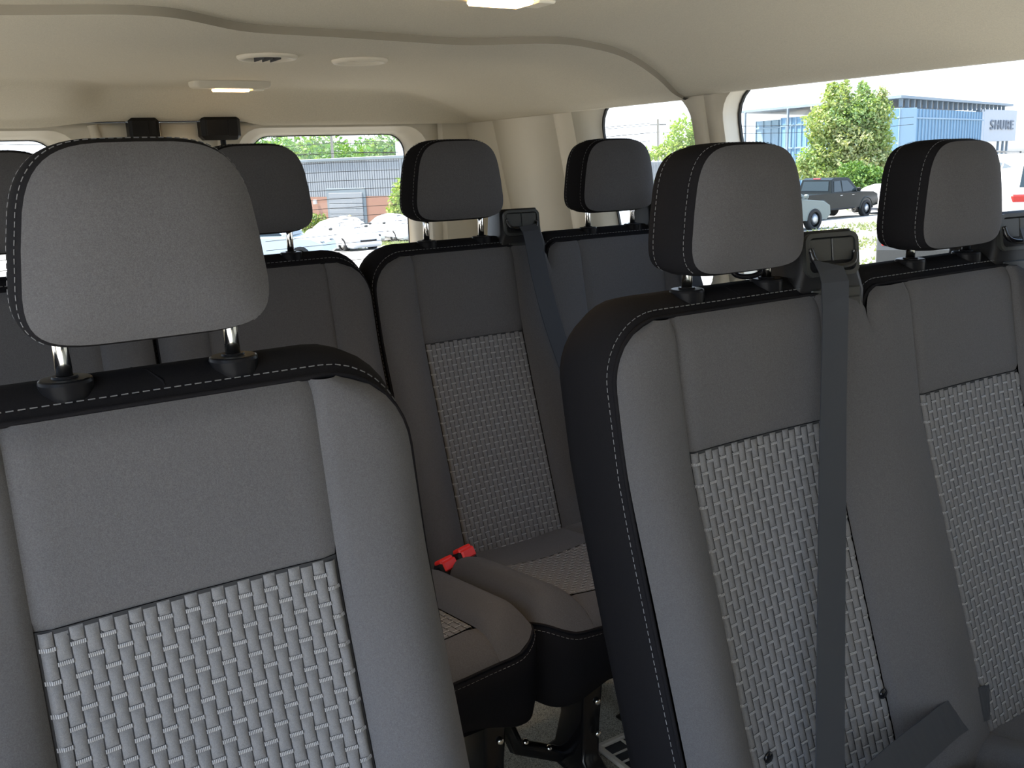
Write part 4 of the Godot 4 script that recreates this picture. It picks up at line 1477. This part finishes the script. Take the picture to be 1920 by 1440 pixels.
func outside():
	# the lot falls away gently behind the van
	var st := mb()
	grid(st, 24, 24, func(u, v):
		var x := lerpf(-120, 300, u)
		var z := lerpf(60, -260, v)
		return Vector3(x, ground_y(z), z), true)
	structure(obj(st, "ground", M.gravel, self))
	# grass tufts growing through the gravel
	rng.seed = 77
	var gst := SurfaceTool.new()
	gst.begin(Mesh.PRIMITIVE_TRIANGLES)
	gst.set_smooth_group(-1)
	for patch in [[1700, 20.5, 2.4, 350], [1590, 21.5, 1.6, 200], [1620, 38, 2.2, 300], [1660, 41, 1.8, 250], [745, 50, 2.6, 700], [715, 51, 2.0, 400], [780, 48, 2.0, 400], [1560, 29, 2.5, 250], [1650, 30, 2.5, 250], [1880, 21, 2.0, 400]]:
		var c := stand(patch[0], patch[1])
		for i in patch[3]:
			var p := c + Vector3(rng.randfn() * patch[2] * 0.6, 0, rng.randfn() * patch[2] * 0.6)
			p.y = ground_y(p.z)
			var h := rng.randf_range(0.04, 0.11)
			var a := rng.randf() * TAU
			var w := Vector3(cos(a), 0, sin(a)) * 0.05
			var v := rng.randf_range(0.7, 1.2)
			for q in [p - w, p + w, p + Vector3(rng.randfn() * 0.03, h, rng.randfn() * 0.03)]:
				gst.set_color(Color(0.33 * v, 0.36 * v, 0.19 * v))
				gst.add_vertex(q)
	tag(obj(gst, "grass", M.leaf, self), "thin green grass growing in patches through the gravel lot", "grass", "", "stuff")
	office()
	warehouse()
	# the big tree beside the office block and the bush under it
	var tp := stand(1590, 66)
	var k := 66.0 / 75.0
	var G := [Color(0.36, 0.45, 0.17), Color(0.42, 0.49, 0.21), Color(0.33, 0.44, 0.19), Color(0.44, 0.48, 0.25)]
	var side := (cam.basis * Vector3.RIGHT).normalized(); side.y = 0
	var S := func(px: float, py: float, rx: float, ry: float) -> Array:
		var p := away(px, py, 66) - tp
		return [p, Vector3(rx, ry, rx)]
	var tr := func(px: float, py: float) -> Vector3: return away(px, py, 66) - tp
	leaf_tree("tree", "tall light green tree rising behind the black pickup truck", "tree", tp, [S.call(1545, 232, 1.3, 1.1), S.call(1570, 190, 1.0, 1.0), S.call(1590, 225, 1.4, 1.3), S.call(1620, 215, 1.3, 1.4), S.call(1648, 215, 0.9, 1.1), S.call(1605, 265, 1.7, 1.4), S.call(1640, 265, 1.1, 1.4), S.call(1560, 285, 1.4, 1.0), S.call(1525, 300, 1.1, 0.8), S.call(1610, 310, 1.9, 1.1), S.call(1650, 305, 1.0, 1.1), S.call(1550, 325, 1.5, 0.8), S.call(1560, 172, 0.45, 0.6), S.call(1618, 172, 0.4, 0.7), S.call(1655, 178, 0.35, 0.55), S.call(1585, 165, 0.3, 0.5), S.call(1512, 318, 0.8, 0.7), S.call(1535, 262, 0.7, 0.5), S.call(1575, 330, 1.6, 0.7)], 26000, 0.125, [
		[[Vector3.ZERO, tr.call(1592, 300), tr.call(1600, 240), tr.call(1612, 180)], 0.16, 0.03],
		[[tr.call(1592, 290), tr.call(1565, 255), tr.call(1535, 228)], 0.07, 0.02],
		[[tr.call(1594, 280), tr.call(1625, 240), tr.call(1650, 200)], 0.07, 0.02],
		[[tr.call(1592, 310), tr.call(1550, 300), tr.call(1520, 295)], 0.06, 0.02]], G, 21)
	var bp := stand(1618, 60)
	leaf_tree("bush", "dark green bush growing behind the black pickup's bonnet", "bush", bp, [[away(1600, 325, 60) - bp, Vector3(0.9, 0.75, 0.9)], [away(1632, 328, 60) - bp, Vector3(0.8, 0.6, 0.8)], [away(1615, 345, 60) - bp, Vector3(1.2, 0.7, 1.0)], [away(1648, 345, 60) - bp, Vector3(0.6, 0.6, 0.6)], [Vector3(0, 0.5, 0), Vector3(1.4, 0.6, 1.0)]], 3500, 0.13, [], [Color(0.14, 0.25, 0.06), Color(0.18, 0.30, 0.08)], 22)
	# trees beyond the warehouse
	var far := [[500, 274, 3.4, 92.0], [552, 276, 3.4, 104.0], [600, 270, 3.8, 116.0], [645, 288, 3.0, 98.0], [690, 282, 3.6, 110.0], [728, 268, 3.4, 92.0], [772, 284, 3.6, 104.0], [440, 275, 3.4, 110.0]]
	for i in far.size():
		var f: Array = far[i]
		var p := stand(f[0], f[3])
		var c := away(f[0], f[1], f[3]) - p
		leaf_tree("background_tree", "leafy green tree rising behind the warehouse roof", "tree", p, [[c, Vector3(f[2] * 0.7, 1.3, 2)], [c + Vector3(0.8, -1.2, 0.3), Vector3(f[2], 1.6, 2.4)], [c + Vector3(-0.7, -1.6, 0), Vector3(f[2], 1.6, 2.4)], [c + Vector3(0, -3.2, 0), Vector3(f[2], 1.8, 2.4)]], 2200, 0.26, [[[Vector3.ZERO, c + Vector3(0, -2, 0), c], 0.25, 0.08]], [Color(0.20, 0.33, 0.12), Color(0.25, 0.36, 0.15)], 40 + i, "trees behind the warehouse")
	var bt := stand(1262, 60)
	leaf_tree("tree", "bright green tree seen through the small quarter window", "tree", bt, [[away(1285, 262, 60) - bt, Vector3(1.2, 1.3, 1.2)], [away(1265, 285, 60) - bt, Vector3(1.3, 0.7, 1.2)], [away(1225, 288, 60) - bt, Vector3(0.8, 0.45, 0.8)], [away(1300, 290, 60) - bt, Vector3(1.4, 1.2, 1.2)], [Vector3(0, 1.5, 0), Vector3(1.5, 1.4, 1.2)]], 3600, 0.15, [[[Vector3.ZERO, away(1280, 280, 60) - bt], 0.12, 0.04]], [Color(0.30, 0.42, 0.10), Color(0.36, 0.46, 0.14)], 61)
	var gb := stand(752, 58)
	leaf_tree("bush", "yellow green shrub against the warehouse brick beside the roller door", "bush", gb, [[away(752, 372, 58) - gb, Vector3(0.6, 1.2, 0.6)], [away(750, 400, 58) - gb, Vector3(0.8, 1.2, 0.7)]], 1500, 0.13, [], [Color(0.34, 0.44, 0.12)], 62)
	var gb2 := stand(588, 58)
	leaf_tree("bush", "low olive shrub at the foot of the warehouse wall", "bush", gb2, [[away(588, 425, 58) - gb2, Vector3(0.9, 0.8, 0.7)]], 800, 0.13, [], [Color(0.24, 0.30, 0.10)], 63)
	utility_pole("tall pale pole with wires behind the warehouse", stand(632, 82), 8.6, [0.6, 1.4, 2.1, 2.9])
	utility_pole("distant pole standing beyond the quarter window", stand(1234, 95), 8.4, [0.5, 1.2])
	# fence-like shed beyond the quarter window
	var sh := base("shed", stand(1225, 80))
	tag(sh, "long grey corrugated shed seen through the small quarter window", "building")
	sh.rotation.y = atan2(sh.position.x, sh.position.z)
	obj(box(Vector3(0, 2.0, 0), Vector3(8.0, 4.2, 2.0), 0.03), "wall", M.metal_wall, sh)
	for i in 34: obj(box(Vector3(-3.96 + i * 0.24, 2.0, -1.02), Vector3(0.10, 4.2, 0.06), 0.01), "rib", M.metal_wall, sh)
	# vehicles
	var fw := stand(1617, 51.0)
	var rw := stand(1539, 48.2)
	var hd := (fw - rw).normalized()
	var rgt := Vector3(-hd.z, 0, hd.x)
	var mid := (fw + rw) / 2 - rgt * 0.87
	mid.y = ground_y(mid.z)
	pickup("black crew-cab pickup truck parked on the gravel", mid - hd * 0.05, atan2(-hd.z, hd.x), M.paint_black)
	var sw := stand(1514, 39.5)
	var sp := sw - hd * 1.5 - rgt * 0.82
	sp.y = ground_y(sp.z)
	suv("parked_suv", "silver green SUV with alloy wheels parked close beside the black pickup", "car", sp, atan2(-hd.z, hd.x) - 0.05, M.paint_silver, 1.08, false)
	var v1 := stand(1925, 28.0)
	suv("parked_suv", "white SUV with roof rails and dark rear window beside the gravel", "car", v1, atan2(-(v1.z), v1.x) + 0.25, M.paint_white, 1.25, true)
	var v2 := stand(1757, 15.5)
	suv("parked_car", "grey car with red tail lamps showing below the window seat's headrest", "car", v2 + (v2 - CAM).normalized() * Vector3(2.2, 0, 2.2), atan2(-v2.z, v2.x), M.paint_grey, 0.86, false)
	var v3 := stand(1216, 26.0)
	suv("parked_van", "pale blue van standing outside the small quarter window", "van", v3, atan2(-v3.z, v3.x) + 0.9, M.paint_pale, 1.12, false)
	var face := func(px: float, d: float, off: float) -> Array:
		var p := stand(px, d)
		return [p, atan2(p.z, -p.x) + off]
	var wc := [["white wrapped car with blue lower body beyond the black pickup", 1655, 53.5, 0.5, M.paint_blue], ["white film-wrapped car parked foremost before the warehouse door", 638, 46.0, 0.55, M.paint_white], ["white film-wrapped car close under the roller door behind another", 652, 53.0, 0.6, M.paint_white], ["white film-wrapped car beside the yellow green shrub", 738, 53.0, 0.5, M.paint_white], ["white film-wrapped car half hidden behind the shaded rear-row headrest", 535, 62.0, 0.45, M.paint_white], ["white film-wrapped car at the edge of the grass strip", 795, 55.0, 0.5, M.paint_white]]
	for i in wc.size():
		var q: Array = face.call(wc[i][1], wc[i][2], wc[i][3])
		wrapped_car(wc[i][0], q[0], q[1], wc[i][4], 90 + i)
	var v4 := stand(497, 36.0)
	suv("parked_car", "pale car showing its wheel below the shaded rear-row headrest", "car", v4, atan2(v4.z, -v4.x) + 1.25, M.paint_pale, 0.95, false)

func _ready():
	cam = Camera3D.new()
	cam.name = "camera"
	cam.position = CAM
	cam.rotation = Vector3(-0.2251, -0.5693, -0.0375)
	cam.fov = rad_to_deg(2 * atan(720.0 / F))
	cam.near = 0.02
	cam.far = 1000
	add_child(cam)
	var env := Environment.new()
	env.background_mode = Environment.BG_SKY
	var sky := Sky.new()
	var sm := ProceduralSkyMaterial.new()
	sm.sky_top_color = Color(0.70, 0.83, 1.0)
	sm.sky_horizon_color = Color(0.93, 0.97, 1.0)
	sm.sky_curve = 0.2
	sm.ground_bottom_color = Color(0.6, 0.58, 0.54)
	sm.ground_horizon_color = Color(0.9, 0.92, 0.93)
	sm.sky_energy_multiplier = 1.9
	sm.ground_energy_multiplier = 1.2
	sky.sky_material = sm
	env.sky = sky
	env.ambient_light_source = Environment.AMBIENT_SOURCE_SKY
	env.tonemap_mode = Environment.TONE_MAPPER_LINEAR
	env.tonemap_exposure = 1.75
	env.sdfgi_enabled = true
	env.ssao_enabled = true
	env.ssil_enabled = true
	var we := WorldEnvironment.new()
	we.name = "world_environment"
	we.environment = env
	add_child(we)
	var sun := DirectionalLight3D.new()
	sun.name = "sun"
	sun.rotation = Vector3(deg_to_rad(-62), deg_to_rad(217), 0)
	sun.light_energy = 8.0
	sun.light_color = Color(1.0, 0.97, 0.92)
	sun.light_angular_distance = 4.0
	sun.shadow_enabled = true
	add_child(sun)
	materials()
	shell()
	roof()
	seats()
	ceiling_lamp("long ceiling lamp lit above the rear doors", Vector3(0.768, 1.4115, -2.415), 0.19, 0.062, 0.0, 0.15, 0.05)
	ceiling_lamp("wide ceiling lamp lit above the front seats", Vector3(0.765, 1.431, -1.19), 0.19, 0.075, 0.0, 0.25)
	air_vent("round ceiling vent with open vanes beside the rear lamp", Vector3(0.672, 1.4145, -1.872), true)
	air_vent("round ceiling vent with its flap closed", Vector3(0.874, 1.4145, -1.895), false)
	floor_vent()
	outside()
